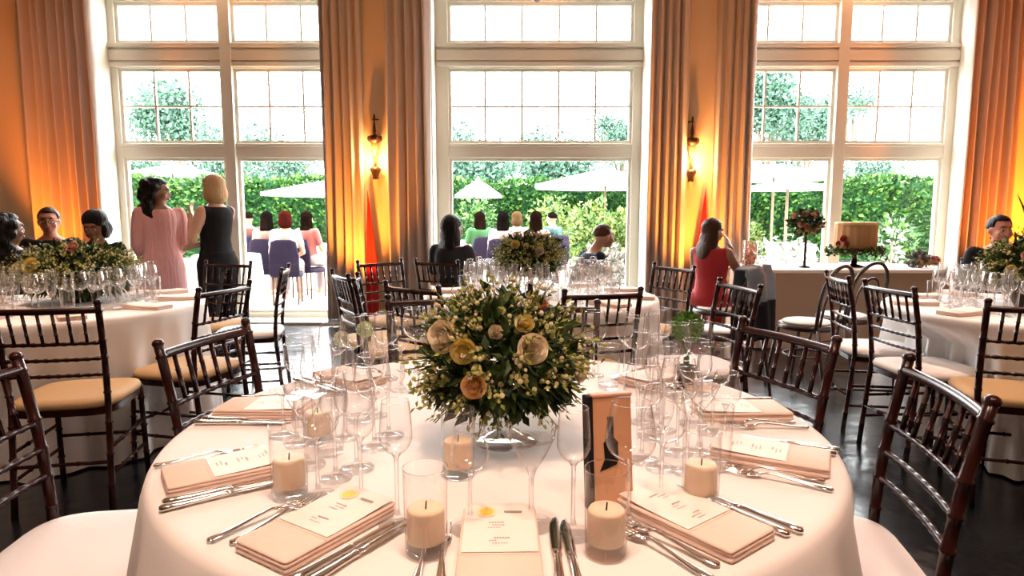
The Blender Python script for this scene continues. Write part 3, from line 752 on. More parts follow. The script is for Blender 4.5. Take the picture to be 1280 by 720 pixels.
for k, x, y in [('wine', 418, 492), ('wine', 442, 480), ('flute', 462, 492), ('wine', 484, 474), ('tumbler', 405, 478), ('tulip', 502, 488), ('wine', 520, 464),
                ('wine', 794, 482), ('flute', 812, 490), ('wine', 822, 466), ('tulip', 780, 474), ('wine', 844, 496), ('wine', 872, 492), ('tumbler', 760, 486), ('wine', 742, 470)]:
    glass(k, at(x, y, TH), '%s %s beyond the glass cluster on the %s of the bouquet' % (KIND[k], spot9(x, y, 460 if x < 640 else 806, 481), 'left' if x < 640 else 'right'), GBk)
# glasses on the three further tables
HOURS = ['three', 'two', 'one', 'twelve', 'eleven', 'ten', 'nine', 'eight', 'seven', 'six', 'five', 'four']   # twelve points to the windows
def dirword(a): return HOURS[int(((a % (2*pi))+pi/12)//(pi/6)) % 12]+" o'clock"
def far_glasses(c, lab, group, seed, n=12, ext=None):
    rr = random.Random(seed)
    for i in range(n):
        a = 2*pi*i/n+.0
        for k, (rad, da) in enumerate([(.46, -.10), (.40, .08), (.34, -.02), (.50, .12), (.30, .20), (.39, -.22), (.45, .02)]):
            kind = ('wine', 'tulip', 'flute', 'tumbler', 'small', 'wine', 'flute')[k]
            aa = a+da+rr.uniform(-.04, .04); r = rad+rr.uniform(-.02, .02)
            glass(kind, (c[0]+r*cos(aa), c[1]+r*sin(aa), TH), '%s at %s of the %s table, %s ring' % (KIND[kind], dirword(a), lab, 'inner' if r < .37 else 'middle' if r < .43 else 'outer'), group, far=True)
far_glasses(TL, 'left', 'glasses on the left table', 5)
far_glasses(TM, 'middle', 'glasses on the middle table', 6)
far_glasses(TR, 'right', 'glasses on the right table', 7)

# candle glasses
def candle_glass(px, py, lab, s=1):
    p = at(px, py, TH)
    g = thing('votive_glass', lab[0], 'candle glass', p)
    b = MB(); b.lathe([(.0325, .012), (.0335, .07), (.0345, .138)], 32, mi=0); b.lathe([(.0343+.0008*cos(2*pi*i/6), .138+.0008*sin(2*pi*i/6)) for i in range(7)], 32, mi=1); b.build('glass_wall', [M['glass'], M['solid']], g)
    MB().lathe([(.001, .0), (.028, 0), (.0315, .004), (.0325, .012), (.0305, .021), (.001, .0205)], 32).build('glass_base', M['solid'], g)
    c = thing('candle', lab[1], 'candle', (p.x, p.y, TH+.0215))
    b = MB(); b.lathe([(.001, 0), (.0285, 0), (.029, .004), (.029, .048), (.026, .053), (.012, .050), (.001, .049)], 28).build('wax', M['wax'], c)
    MB().tube([(0, 0, .049), (.001, 0, .062)], .0012, 6).build('wick', M['black'], c)
    g.scale = (s, s, s)
candle_glass(533, 690, ('tall straight glass holding a candle, nearest on the front table', 'ivory candle in the nearest glass'))
candle_glass(757, 692, ('straight glass holding a candle right in front of the bottle card', 'ivory candle in the glass before the bottle card'))
candle_glass(363, 620, ('straight glass holding a candle beside the left cutlery', 'ivory candle in the glass beside the left cutlery'))
candle_glass(875, 628, ('straight glass holding a candle beside the right napkins', 'ivory candle in the glass beside the right napkins'))
candle_glass(573, 594, ('straight glass holding a candle behind the small wine glass', 'ivory candle in the glass left of the vase foot'))
candle_glass(398, 553, ('straight glass holding a candle inside the left glass cluster', 'ivory candle inside the left glass cluster'))

# ------------------------------------------------------------------ cutlery, napkins and menus
def rib(secs, n=10):          # flat bar along +Y; secs: (y, z, halfwidth, halfthick, x)
    vs = []
    for y, z, hw, ht, x in secs:
        for k in range(n): t = 2*pi*k/n; vs.append((x+hw*cos(t), y, z+ht*sin(t)))
    fs = [(i*n+k, (i+1)*n+k, (i+1)*n+(k+1) % n, i*n+(k+1) % n) for i in range(len(secs)-1) for k in range(n)]
    fs += [tuple(range(n)), tuple(reversed(range((len(secs)-1)*n, len(secs)*n)))]
    return vs, fs
def make_knife():
    r = thing('table_knife', 'x', 'knife')
    MB().add(*rib([(-.118, .006, .002, .003, 0), (-.114, .006, .0088, .0055, 0), (-.09, .006, .0092, .0055, 0), (-.04, .006, .0068, .005, 0), (-.012, .006, .0062, .005, 0), (-.006, .006, .008, .006, 0), (0, .006, .0062, .004, 0)])).build('handle', M['silver'], r)
    MB().add(*rib([(-.002, .006, .006, .0022, 0), (.012, .006, .0085, .0014, 0), (.07, .006, .0095, .0012, 0), (.095, .006, .0085, .001, .0005), (.112, .006, .005, .001, .002), (.118, .006, .001, .0008, .004)])).build('blade', M['silver'], r)
    KIDS[r.name] = list(r.children); return r
def make_fork():
    r = thing('table_fork', 'x', 'fork')
    MB().add(*rib([(-.105, .004, .002, .0015, 0), (-.10, .004, .0095, .0028, 0), (-.07, .005, .0075, .0028, 0), (-.02, .010, .0038, .003, 0), (.01, .013, .003, .003, 0), (.024, .010, .0036, .0026, 0)])).build('handle', M['silver'], r)
    b = MB(); b.add(*rib([(.022, .010, .0034, .0022, 0), (.032, .007, .0105, .0016, 0), (.045, .0045, .0125, .0014, 0), (.052, .004, .0125, .0013, 0)], 12))
    for i in range(4):
        x = -.0108+i*.0072; b.add(*rib([(.050, .004, .0020, .0014, x), (.075, .0042, .0018, .0013, x*.98), (.094, .007, .0013, .001, x*.96), (.099, .009, .0005, .0005, x*.95)], 8))
    b.build('tines', M['silver'], r)
    KIDS[r.name] = list(r.children); return r
knife0, fork0 = make_knife(), make_fork()
def napkin_mesh(L=.235, W=.125):
    b = MB()
    for dx, dy, z0, z1, kl in ((0, 0, 0, .0085, 0), (.001, -.0008, .0078, .0150, -.001), (-.0006, .0012, .0143, .0205, 0)):
        secs = []
        for z, k in ((z0, -.0022), (z0+.0022, 0), (z1-.0022, 0), (z1, -.0025)): secs.append(((dx, dy, z), W/2+k+kl, L/2+k+kl))
        b.loft(secs, 64, p=26)
    b.box((0, -L*.17, .0206), (W*.985, .0016, .0010))
    return b
def menu_mesh(var, lemon):
    b = MB(); W, L = .116, .150; n = 8; vs = []
    for j in range(n+1):
        for i in range(3):
            u = j/n; vs.append(((i-1)*W/2, (u-.5)*L, .001+.006*u*u))
    for q in list(vs): vs.append((q[0], q[1], q[2]-.0006))
    m = (n+1)*3; fs = []
    for j in range(n):
        for i in range(2): a = j*3+i; fs += [(a, a+1, a+4, a+3), (m+a, m+a+3, m+a+4, m+a+1)]
    for j in range(n): fs += [(j*3, j*3+3, m+j*3+3, m+j*3), (j*3+2, m+j*3+2, m+j*3+5, j*3+5)]
    fs += [(0, m, m+1, 1), (1, m+1, m+2, 2), (n*3, n*3+1, m+n*3+1, m+n*3), (n*3+1, n*3+2, m+n*3+2, m+n*3+1)]
    b.add(vs, fs, 0)
    def zz(y): u = y/L+.5; return .0015+.006*u*u
    rr = random.Random(var)
    def dash(x, y, w, h):
        b.add([(x-w/2, y-h/2, zz(y-h/2)+.0004), (x+w/2, y-h/2, zz(y-h/2)+.0004), (x+w/2, y+h/2, zz(y+h/2)+.0004), (x-w/2, y+h/2, zz(y+h/2)+.0004)], [(0, 1, 2, 3)], 1)
    for cy in ((-.035, .012) if lemon else (-.045, -.005, .035)):
        for k in range(3):
            w = rr.uniform(.016, .030); x = rr.uniform(-.008, .008)
            for j in range(int(w/.0042)): dash(x-w/2+j*.0042, cy-k*.008, .0026, .0022 if k else .0034)
    if lemon:
        cx, cy, R = -.022, .045, .017; k = 24
        vs = [(cx, cy, zz(cy)+.0005)]+[(cx+R*cos(2*pi*i/k), cy+R*sin(2*pi*i/k), zz(cy+R*sin(2*pi*i/k))+.0005) for i in range(k)]
        b.add(vs, [(0, 1+i, 1+(i+1) % k) for i in range(k)], 2)
        R *= .7; vs = [(cx, cy, zz(cy)+.0009)]+[(cx+R*cos(2*pi*i/k), cy+R*sin(2*pi*i/k), zz(cy+R*sin(2*pi*i/k))+.0009) for i in range(k)]
        b.add(vs, [(0, 1+i, 1+(i+1) % k) for i in range(k)], 3)
        dash(.022, .045, .030, .006)
    return b
napk = proto_mesh('napkin', napkin_mesh(), M['napkin'])
def menu_me(v, lemon):
    o = menu_mesh(v, lemon).build('menu_card', [M['paper'], M['ink'], M['lemonpale'], M['lemon']]); me = o.data; bpy.data.objects.remove(o)
    me.polygons.foreach_set('use_smooth', [False]*len(me.polygons)); return me
MENU = [menu_me(1, False), menu_me(2, True)]
kused = set()
def put(proto, loc, rz, label, group=None):
    if proto.name not in kused: kused.add(proto.name); o = proto; o.location = loc; o.rotation_euler = (0, 0, rz)
    else: o = copy_tree(proto); o.location = loc; o.rotation_euler = (0, 0, rz)
    o['label'] = label
    if group: o['group'] = group
    return o
def setting(c, ang, rad, desc, lemon=False, skew=0, cut=True, kn=True, fk=True, napg=None, sc=1):
    a = radians(ang); pos = Vector((c[0]+rad*cos(a), c[1]+rad*sin(a), TH))
    fy = Vector((-cos(a), -sin(a), 0)); rz = atan2(fy.y, fy.x)-pi/2+radians(skew)
    Rm = Matrix.Rotation(rz, 3, 'Z')
    def L(x, y, z=0): return pos+Rm @ Vector((x, y, z))
    o = bpy.data.objects.new('napkin', napk); C.objects.link(o); o.location = pos; o.rotation_euler = (0, 0, rz)
    tag(o, 'folded peach linen napkin '+desc, 'napkin', napg)
    o = bpy.data.objects.new('menu_card', MENU[1 if lemon else 0]); C.objects.link(o); o.location = L(0, .040, .0212); o.rotation_euler = (0, 0, rz)
    tag(o, ('white menu card with yellow lemon print ' if lemon else 'white menu card on the napkin ')+desc, 'menu card', napg and 'menu cards on the further tables')
    if cut:
        if kn:
            for i, (x, y, w) in enumerate(((.088, -.01, 'inner'), (.110, -.018, 'outer'))): put(knife0, L(x, y, .0), rz+radians((-2, 1)[i]), '%s silver knife beside the napkin %s' % (w, desc))
        if fk:
            for i, (x, y, w) in enumerate(((-.088, -.005, 'inner'), (-.116, -.02, 'outer'))): put(fork0, L(x, y, .0), rz+radians((3, -3)[i]), '%s silver fork beside the napkin %s' % (w, desc))
FS = [(211, 'at the left place of the front table', False, 3), (243, 'at the lower left place of the front table', True, -6), (271, 'at the bottom centre of the front table', True, 0),
      (302, 'at the lower right place of the front table', False, 6), (337, 'at the right place of the front table', False, -4), (6, 'at the right rear place of the front table', False, -4),
      (172, 'at the left rear place of the front table', False, 6), (140, 'behind the left glass cluster of the front table', False, 0), (40, 'behind the right glass cluster of the front table', False, 0)]
for ang, d, lem, sk in FS: setting(F, ang, .635, d, lem, sk)
for c, d0 in ((TL, 'left table'), (TM, 'middle table'), (TR, 'right table')):
    for i in range(10):
        a = 36*i+11.5+9; d = 'at %s of the %s' % (dirword(radians(a)), d0)
        setting(c, a, .62, d, False, 0, cut=False, napg='napkins on the further tables')

# bottle card in its dark holder
p0 = at(768, 640, TH)
root = thing('card_holder', 'upright tan card with a black bottle silhouette and dark edge, right of the bouquet', 'card', (p0.x, p0.y+.02, TH), radians(14))
def yz(z): return .0+.05*z
b = MB(); b.box((0, 0, .10), (.075, .014, .20)); sharp(b.build('board', mat('tan_card', (.72, .38, .20), .6), root, smooth=False, bevel=.002, rot=(radians(-6), 0, 0)))
MB().box((-.042, .004, .101), (.010, .03, .204)).build('black_edge', M['black'], root, smooth=False, bevel=.002, rot=(radians(-6), 0, 0))
MB().box((0, .002, .203), (.078, .022, .006)).build('top_lip', mat('pink_lip', (.75, .40, .28), .6), root, smooth=False, bevel=.002, rot=(radians(-6), 0, 0))
b = MB(); out = [(-.006, .165), (.006, .165), (.006, .128), (.014, .118), (.014, .085), (.010, .078), (-.022, .068), (-.012, .09), (-.014, .118), (-.006, .128)]
b.add([(x-.004, -.0082, z) for x, z in out], [tuple(range(len(out)))]); b.build('bottle_print', M['inkblack'], root, smooth=False, rot=(radians(-6), 0, 0))

# ------------------------------------------------------------------ flowers
def rose(parent, c, r, m, seed, axis=(0, -1, .3), name='rose'):
    rr = random.Random(seed); b = MB(); ax = Vector(axis).normalized(); u = ax.orthogonal().normalized(); v = ax.cross(u); c = Vector(c)
    for ring, (n, rad, open_) in enumerate([(3, .26, .02), (4, .44, .08), (5, .62, .16), (6, .80, .28), (6, .95, .42), (5, 1.02, .60)]):
        for i in range(n):
            a = 2*pi*i/n+ring*.6+rr.uniform(-.15, .15); d = u*cos(a)+v*sin(a); t = ax.cross(d); g = []
            for j in range(5):
                f = j/4
                for k in range(5):
                    w = (k-2)/2; lift = (1-open_*.75)*f
                    q = c + d*(r*rad*(.35+.65*f*(.35+open_)) - r*.12*w*w*rad) + t*w*r*rad*.75*sin(pi*(.18+.62*f)) + ax*(r*(-.5+1.15*lift) - r*.10*w*w*f)
                    g.append(q)
            fs = [(j*5+k, j*5+k+1, (j+1)*5+k+1, (j+1)*5+k) for j in range(4) for k in range(4)]
            b.add(g, fs)
    b.ell(c-ax*r*.25, (r*.5, r*.5, r*.5), 12, 8)
    return b.build(name, m, parent)
def bouquet(name, label, loc, R, seed, nleaf, nsprig, roses, zc, group=None, leafL=.05, squash=.72):
    rr = random.Random(seed); root = thing(name, label, 'flower arrangement', loc, 0, group)
    b = MB(); leaf_cloud(b, (0, 0, zc), (R*.86, R*.86, R*squash*.86), nleaf, leafL, rr, .35, W=.42, out=.9)
    for _ in range(nleaf//6):     # drooping longer leaves round the rim
        a = rr.uniform(0, 2*pi); p = (R*.65*cos(a), R*.65*sin(a), zc-R*.15*rr.random()-R*.2)
        b.leaf(p, (cos(a), sin(a), rr.uniform(-1.1, .1)), (0, 0, 1), leafL*1.35, leafL*.5)
    o = b.build('leaves', M['leaf'], root, smooth=False); o['kind'] = 'stuff'
    s = MB(); st = MB()
    for _ in range(nsprig):
        d = rdir(rr); d.z = d.z*.85+.12; d.normalize()
        base = Vector((0, 0, zc))+Vector((d.x*R*.6, d.y*R*.6, d.z*R*squash*.6)); tip = Vector((0, 0, zc))+Vector((d.x*R, d.y*R, d.z*R*squash))*rr.uniform(.92, 1.18)
        st.tube([base, tip], .0012, 4)
        for k in range(9):
            f = .35+.65*k/8; q = base.lerp(tip, f)+rdir(rr)*.012*(R/.26)
            if k % 2: s.ell(q, rr.uniform(.0035, .0065)*(R/.26)**.3, 6, 4, mi=0)
            else: s.leaf(q, rdir(rr)+d, rdir(rr), .020, .009, mi=1)
    o = s.build('bud_sprigs', [M['bud'], M['buds2']], root, smooth=False); o['kind'] = 'stuff'
    o = st.build('stems', M['stem'], root); o['kind'] = 'stuff'
    for i, (x, y, z, r, m, ax) in enumerate(roses): 
        ro = rose(root, (x, y, z), r, M[m], seed+i, ax); ro['label'] = {'rose': 'cream rose', 'rosepeach': 'peach rose', 'roseyellow': 'pale yellow rose', 'pinkflower': 'pink bloom', 'whiteflower': 'white bloom'}[m]
    return root
BQ = at(626, 562, TH); BY = BQ.y+.06; BX = BQ.x-.0
def rp(px, py, y): q = ata(px, py, y); return (q.x-BX, q.y-BY, q.z-TH)
fr = BY-.19
roses = [(*rp(553, 421, fr+.05), .036, 'rose', (-.5, -1, .15)), (*rp(579, 439, fr+.02), .028, 'roseyellow', (0, -1, .1)), (*rp(666, 436, fr+.02), .033, 'rose', (.15, -1, .2)),
         (*rp(592, 483, fr-.0), .027, 'rosepeach', (-.1, -1, 0)), (*rp(620, 415, fr+.07), .017, 'rose', (0, -1, .6)), (*rp(656, 404, fr+.07), .022, 'roseyellow', (0, -1, .7)),
         (*rp(727, 462, fr+.16), .03, 'rose', (1, -.4, 0)), (*rp(675, 380, BY), .022, 'pinkflower', (0, -.3, 1))]
bouquet('bouquet', 'large cream rose and greenery bouquet at the centre of the front table', (BX, BY, TH), .205, 77, 1500, 190, roses, .205, leafL=.042, squash=.80)
# loose green shoots of the front bouquet
def vase(name, label, loc, prof, m, n=32):
    r = thing(name, label, 'vase', loc); MB().lathe(prof, n).build('vase_body', M[m], r); return r
vase('pedestal_vase', 'clear glass footed vase under the front bouquet', (BX+.01, BY, TH), [(.001, 0), (.075, 0), (.078, .004), (.05, .012), (.018, .03), (.014, .05), (.03, .065), (.07, .09), (.088, .13), (.09, .16), (.086, .16), (.066, .095), (.02, .07), (.001, .068)], 'glass')
# left, middle and right centrepieces
bouquet('centrepiece', 'wide mixed greenery and blossom centrepiece on the left table', (-2.62, 3.84, TH), .32, 81, 1100, 380,
        [(-.06, -.28, .24, .05, 'roseyellow', (0, -1, .5)), (.12, -.2, .34, .035, 'pinkflower', (0, -1, 1)), (-.2, -.2, .22, .04, 'rose', (-.4, -1, .4))], .20, leafL=.07, squash=.5)
vase('low_vase', 'low dark bowl under the greenery on the left table', (-2.62, 3.84, TH), [(.001, 0), (.08, 0), (.12, .06), (.13, .12), (.12, .12), (.001, .08)], 'pot')
bouquet('centrepiece', 'round olive-green hydrangea centrepiece on the middle table', (.12, 4.15, TH), .225, 82, 900, 420,
        [(.05, -.2, .30, .03, 'rose', (0, -1, .5)), (-.1, -.18, .34, .03, 'roseyellow', (0, -1, .5))], .27, leafL=.06, squash=.6)
vase('bud_vase', 'slim dark vase under the middle table flowers', (.12, 4.15, TH), [(.001, 0), (.05, 0), (.055, .01), (.018, .03), (.016, .12), (.04, .18), (.036, .18), (.001, .14)], 'pot')
rr_ = bouquet('centrepiece', 'pink, white and green centrepiece with spiky leaves on the right table', (2.94, 3.60, TH), .25, 83, 900, 200,
        [(-.17, -.17, .30, .035, 'pinkflower', (-.5, -1, .5)), (-.1, -.2, .22, .03, 'rose', (-.3, -1, .4)), (-.2, -.1, .22, .03, 'roseyellow', (-.6, -1, .3)), (0, -.2, .36, .04, 'pinkflower', (0, -1, .7))], .24, leafL=.07, squash=.7)
b = MB()
for i in range(9): a = i*.7; b.leaf((.03*cos(a)+.03, .03*sin(a), .3), (.30*cos(a)+.12, .3*sin(a), 1), (sin(a), cos(a), 0), .36, .045)
b.build('spiky_leaves', M['leaf'], rr_, smooth=False)
vase('low_vase', 'low dark bowl under the flowers on the right table', (2.94, 3.60, TH), [(.001, 0), (.07, 0), (.10, .06), (.11, .12), (.10, .12), (.001, .08)], 'pot')
# topiary ball
p = at(857, 479, TH); root = thing('topiary', 'small round green topiary ball in a dark pot at the rear of the front table', 'plant', p)
b = MB(); rr = random.Random(9); zc = .178
leaf_cloud(b, (0, 0, zc), (.043, .043, .043), 1500, .009, rr, .93, W=.7, out=2); b.ell((0, 0, zc), .040, 16, 10)
b.build('ball', mat('moss', (.07, .2, .02), .8, island=[(.05, .14, .015), (.10, .24, .03), (.16, .30, .05)]), root, smooth=False)
MB().tube([(0, 0, .04), (0, 0, .15)], .009, 8).build('stem', M['stem'], root)
MB().lathe([(.001, 0), (.024, 0), (.032, .05), (.034, .055), (.029, .055), (.026, .045), (.001, .045)], 20).build('pot', M['pot'], root)
# two small posies at the left rear of the front table
for (px, py, m, lab, r) in ((457, 447, 'lime', 'pale green hydrangea ball in a small glass at the left rear of the front table', .024), (428, 462, 'white', 'small white-green bloom in a glass at the left rear of the front table', .021)):
    p = at(px, py, TH); root = thing('posy', lab, 'flower', p); b = MB(); rr = random.Random(px)
    zc = .105; 
    for _ in range(300):
        d = rdir(rr); b.leaf(Vector((0, 0, zc))+d*r, d+rdir(rr)*.7, rdir(rr), .009, .007)
    b.ell((0, 0, zc), r*.95, 12, 8)
    b.build('bloom', mat('posy_'+m, (.5, .6, .3), .7, island=[(.42, .55, .22), (.60, .68, .40)] if m == 'lime' else [(.6, .66, .5), (.78, .8, .68)]), root, smooth=False)
    MB().tube([(0, 0, .01), (0, 0, zc)], .003, 6).build('stem', M['stem'], root)
    MB().lathe([(.001, 0), (.02, 0), (.022, .01), (.016, .04), (.019, .075)], 18).build('glass_vase', M['glass'], root)

# ------------------------------------------------------------------ on the cake table
CT = .765
p = ata(1068, 318, 6.38)
root = thing('cake_stand', 'pedestal stand wreathed in greenery under the cake', 'cake stand', (p.x, 6.38, CT))
MB().lathe([(.001, 0), (.10, 0), (.10, .01), (.03, .03), (.025, .12), (.06, .15), (.235, .165), (.24, .18), (.001, .182)], 32).build('stand', M['wood'], root)
b = MB(); rr = random.Random(4)
for i in range(420): a = rr.uniform(0, 2*pi); q = (.24*cos(a), .24*sin(a), .16+rr.uniform(-.03, .03)); b.leaf(q, rdir(rr), rdir(rr), .045, .024)
b.build('greenery', M['shrub'], root, smooth=False)
root = thing('wedding_cake', 'tan drum-shaped cake with rippled sides and a red flower at its side', 'cake', (p.x, 6.38, CT+.183))
b = MB(); b.lathe([(.001, 0), (.185, 0), (.19, .01), (.19, .20), (.185, .235), (.17, .245), (.001, .25)], 96, wob=lambda r, z, t: r*(1+(.022*sin(18*t) if r > .1 else 0)))
b.build('cake_drum', mat('cake_icing', (.52, .28, .12), .6), root)
b = MB(); b.lathe([(.178, .23), (.196, .24), (.19, .262), (.17, .25)], 96, wob=lambda r, z, t: r*(1+.02*sin(16*t))); b.build('scalloped_rim', mat('rim_icing', (.72, .52, .25), .6), root)
for i, (x, y, z, r) in enumerate(((-.17, -.10, .10, .035), (-.19, -.05, .05, .03), (-.15, -.13, .05, .028))): rose(root, (x, y, z), r, mat('red_bloom', (.45, .06, .05), .6), i, (-1, -.6, .2), 'bloom')
p = ata(1006, 322, 6.3); rr = random.Random(14)
root = thing('flower_stand', 'tall slim vase topped with a ball of pink and green flowers left of the cake', 'flower arrangement', (p.x, 6.3, CT))
MB().lathe([(.001, 0), (.055, 0), (.05, .01), (.014, .02), (.012, .32), (.03, .38), (.001, .38)], 16).build('stem_vase', M['pot'], root)
b = MB(); leaf_cloud(b, (0, 0, .44), (.16, .15, .12), 500, .06, rr, .4, W=.5); o = b.build('leaves', M['leaf'], root, smooth=False); o['kind'] = 'stuff'
for i in range(12):
    d = rdir(rr); d.y = -abs(d.y); rose(root, (d.x*.15, d.y*.13, .45+d.z*.11), .038, M['pinkflower'] if i % 3 else M['rosepeach'], i, d, 'bloom')
p = ata(937, 333, 6.2); root = thing('flower_vase', 'clear cylinder vase with orange blooms at the left end of the cake table', 'vase', (p.x, 6.2, CT))
MB().lathe([(.001, 0), (.07, 0), (.07, .27), (.066, .27), (.064, .01)], 20).build('glass_wall', M['glass'], root)
b = MB(); rr = random.Random(6)
for i in range(120): b.leaf((rr.uniform(-.04, .04), rr.uniform(-.04, .04), rr.uniform(.02, .24)), rdir(rr), rdir(rr), .05, .03)
b.build('blooms', mat('orange_bloom', (.7, .2, .1), .6, island=[(.65, .16, .08), (.75, .35, .2), (.7, .6, .45)]), root, smooth=False)
p = ata(1166, 334, 6.2); root = thing('posy', 'peach flower posy lying at the right end of the cake table', 'flower', (min(p.x, 4.08), 6.25, CT))
for i, (x, y, z) in enumerate(((0, 0, .06), (.08, .02, .05), (-.08, .01, .05), (.03, -.05, .09), (-.03, .05, .11))): rose(root, (x, y, z), .05, M['pinkflower'] if i % 2 else M['rosepeach'], i, (x*3, -.6, 1), 'bloom')
b = MB(); leaf_cloud(b, (-.06, .06, .08), (.1, .07, .10), 140, .07, random.Random(2), .3); b.build('leaves', M['whiteflower'], root, smooth=False)

# ------------------------------------------------------------------ people
DG = None
def remesh(o, vox, sm=3):
    r = o.modifiers.new('r', 'REMESH'); r.mode = 'VOXEL'; r.voxel_size = vox; r.use_smooth_shade = True
    s = o.modifiers.new('s', 'SMOOTH'); s.iterations = sm; s.factor = .5
    dg = bpy.context.evaluated_depsgraph_get(); me = bpy.data.meshes.new_from_object(o.evaluated_get(dg))
    old = o.data; o.modifiers.clear(); mats = list(old.materials); o.data = me
    me.materials.clear()
    for m in mats: me.materials.append(m)
    me.polygons.foreach_set('use_smooth', [True]*len(me.polygons)); me.name = o.name
    return o
def limb(b, pts, rad):
    for i in range(len(pts)-1): b.tube([pts[i], pts[i+1]], [rad[i], rad[i+1]], 12)
    for p, r in zip(pts, rad): b.ell(p, r, 12, 8)
def hand(b, wrist, d, palmn, s=1, curl=.5):
    """palm, four fingers and a thumb; d along the hand, palmn where the palm looks"""
    d = Vector(d).normalized(); n = Vector(palmn); n = (n-d*n.dot(d)).normalized(); side = d.cross(n); w = Vector(wrist)
    pc = w+d*.045*s
    for k in range(-2, 3): b.tube([w+side*.008*k*s, w+d*.085*s+side*.015*k*s], [.014*s, .0115*s], 8); b.ell(w+d*.085*s+side*.0145*k*s, .0115*s, 8, 6)
    for k, ln in ((-1.5, .062), (-.5, .075), (.5, .080), (1.5, .072)):
        p0 = w+d*.088*s+side*.0185*k*s; q = p0; dd = d.copy(); r = .0088*s
        for j in range(3):
            dd = (dd+n*curl*.55).normalized(); q2 = q+dd*ln*s*(.42, .32, .26)[j]; limb(b, [q, q2], [r, r*.9]); q = q2; r *= .9
    p0 = w+d*.03*s+side*.028*s; p1 = p0+(d*.6+side*.8).normalized()*.034*s; p2 = p1+(d*.9+side*.2+n*.3).normalized()*.03*s; limb(b, [p0, p1, p2], [.012*s, .0105*s, .0085*s])
SKIN = {'tan': (.34, .16, .09), 'brown': (.26, .12, .065), 'fair': (.62, .36, .24), 'ruddy': (.55, .22, .14)}
HAIR = {'black': (.008, .006, .006), 'brown': (.06, .025, .014), 'blonde': (.62, .40, .20), 'grey': (.35, .32, .30), 'auburn': (.20, .05, .03), 'dark_brown': (.012, .006, .004), 'sandy': (.14, .08, .04), 'dark_auburn': (.06, .010, .008)}
def person(label, loc, rz, pose='stand', skin='tan', hair='black', style='long', top=(.3, .1, .1), sleeve='none', bottom=None, skirt=True, head=(0, 0, 0), arms=None, H=1.62, glasses=False, vox=.011, lean=0, jacket=None, simple=False, neck=1.41):
    s = H/1.64; root = thing('person', label, 'person', loc, rz)
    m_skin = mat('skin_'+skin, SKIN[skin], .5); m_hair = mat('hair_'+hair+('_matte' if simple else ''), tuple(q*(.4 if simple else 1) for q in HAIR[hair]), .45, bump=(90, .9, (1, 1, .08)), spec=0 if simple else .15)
    dz = 0 if pose == 'stand' else -.36                       # the pelvis drops to the seat
    ly = lean
    def T(x, y, z): return Vector((x*s, (y+ly*max(0, z-.95-dz)*1.0)*s, z*s))
    b = MB(); hz = .94+dz
    # torso
    def torso(b, g=0, z0=None, z1=None, cap=True):
        secs = [(.88, .150, .105, 0), (.96, .160, .112, 0), (1.05, .135, .095, .005), (1.13, .125, .088, .008), (1.22, .140, .100, .006), (1.30, .150, .104, .0), (1.36, .150, .090, -.005), (1.405, .105, .070, -.008), (1.44, .055, .052, -.008)]
        out = []
        for z, rx, ry, y in secs:
            zz = z+dz
            if z0 is not None and z < z0: continue
            if z1 is not None and z > z1: continue
            q = T(0, y, zz); out.append((q, (rx+g)*s, (ry+g)*s))
        b.loft(out, 20, cap=cap)
    torso(b)
    limb(b, [T(0, -.012, 1.42+dz), T(0, .0, 1.52+dz)], [.052*s, .047*s])
    sh = [T(.152*k, -.005, 1.365+dz) for k in (-1, 1)]
    if arms is None: arms = [None, None]
    el, wr = [], []
    for i, k in enumerate((-1, 1)):
        if arms[i]: e, w_ = arms[i][0], arms[i][1]; e = T(e[0], e[1], e[2]+dz); w_ = T(w_[0], w_[1], w_[2]+dz)
        elif pose == 'stand': e = T(.215*k, -.02, 1.08+dz); w_ = T(.23*k, .06, .84+dz)
        else: e = T(.22*k, .05, 1.09+dz); w_ = T(.12*k, .28, 1.03+dz)
        el.append(e); wr.append(w_)
        limb(b, [sh[i], e, w_], [.052*s, .038*s, .026*s])
        dd = (w_-e).normalized(); hand(b, w_, dd, Vector((-k*.7, .3, -.3)) if not arms[i] else Vector(arms[i][2] if len(arms[i]) > 2 else (0, 1, 0)), s*.98, .5)
    # legs
    hip = [T(.085*k, 0, .92+dz) for k in (-1, 1)]
    for i, k in enumerate((-1, 1)):
        if pose == 'stand': kn, an, toe = T(.09*k, .015, .50), T(.09*k, -.02, .09), T(.10*k, .13, .035)
        else: kn, an, toe = T(.11*k, .42, .54), T(.11*k, .40, .09), T(.12*k, .55, .035)
        if pose != 'stand': hip[i] = T(.09*k, .0, .585)
        limb(b, [hip[i], kn, an], [.085*s, .056*s, .036*s]); limb(b, [an+Vector((0, -.02*s, -.04*s)), toe], [.036*s, .030*s])
    # head, turned and tilted on the neck
    hc = T(0, .015, 1.555+dz); hm = Euler((head[0], head[1], head[2])).to_matrix()
    def Hd(x, y, z): return hc+hm @ Vector((x*s, y*s, z*s))
    def hell(b, c, r, mi=None): b.ell(Hd(*c), [q*s for q in r], 16, 12, rot=(head[0], head[1], head[2]), mi=mi)
    hell(b, (0, -.012, .022), (.074, .092, .088)); hell(b, (0, .018, -.030), (.060, .070, .076)); hell(b, (0, .045, -.078), (.034, .034, .028))
    hell(b, (0, .092, -.018), (.013, .018, .022)); hell(b, (0, .086, .0), (.009, .014, .024)); hell(b, (0, .080, -.055), (.024, .012, .010)); hell(b, (0, .078, .035), (.05, .014, .012))
    for k in (-1, 1): hell(b, (.074*k, -.008, -.008), (.010, .018, .030)); hell(b, (.042*k, .062, -.03), (.022, .018, .022))
    body = b.build('body', m_skin, root); remesh(body, vox if not simple else .018, 4)
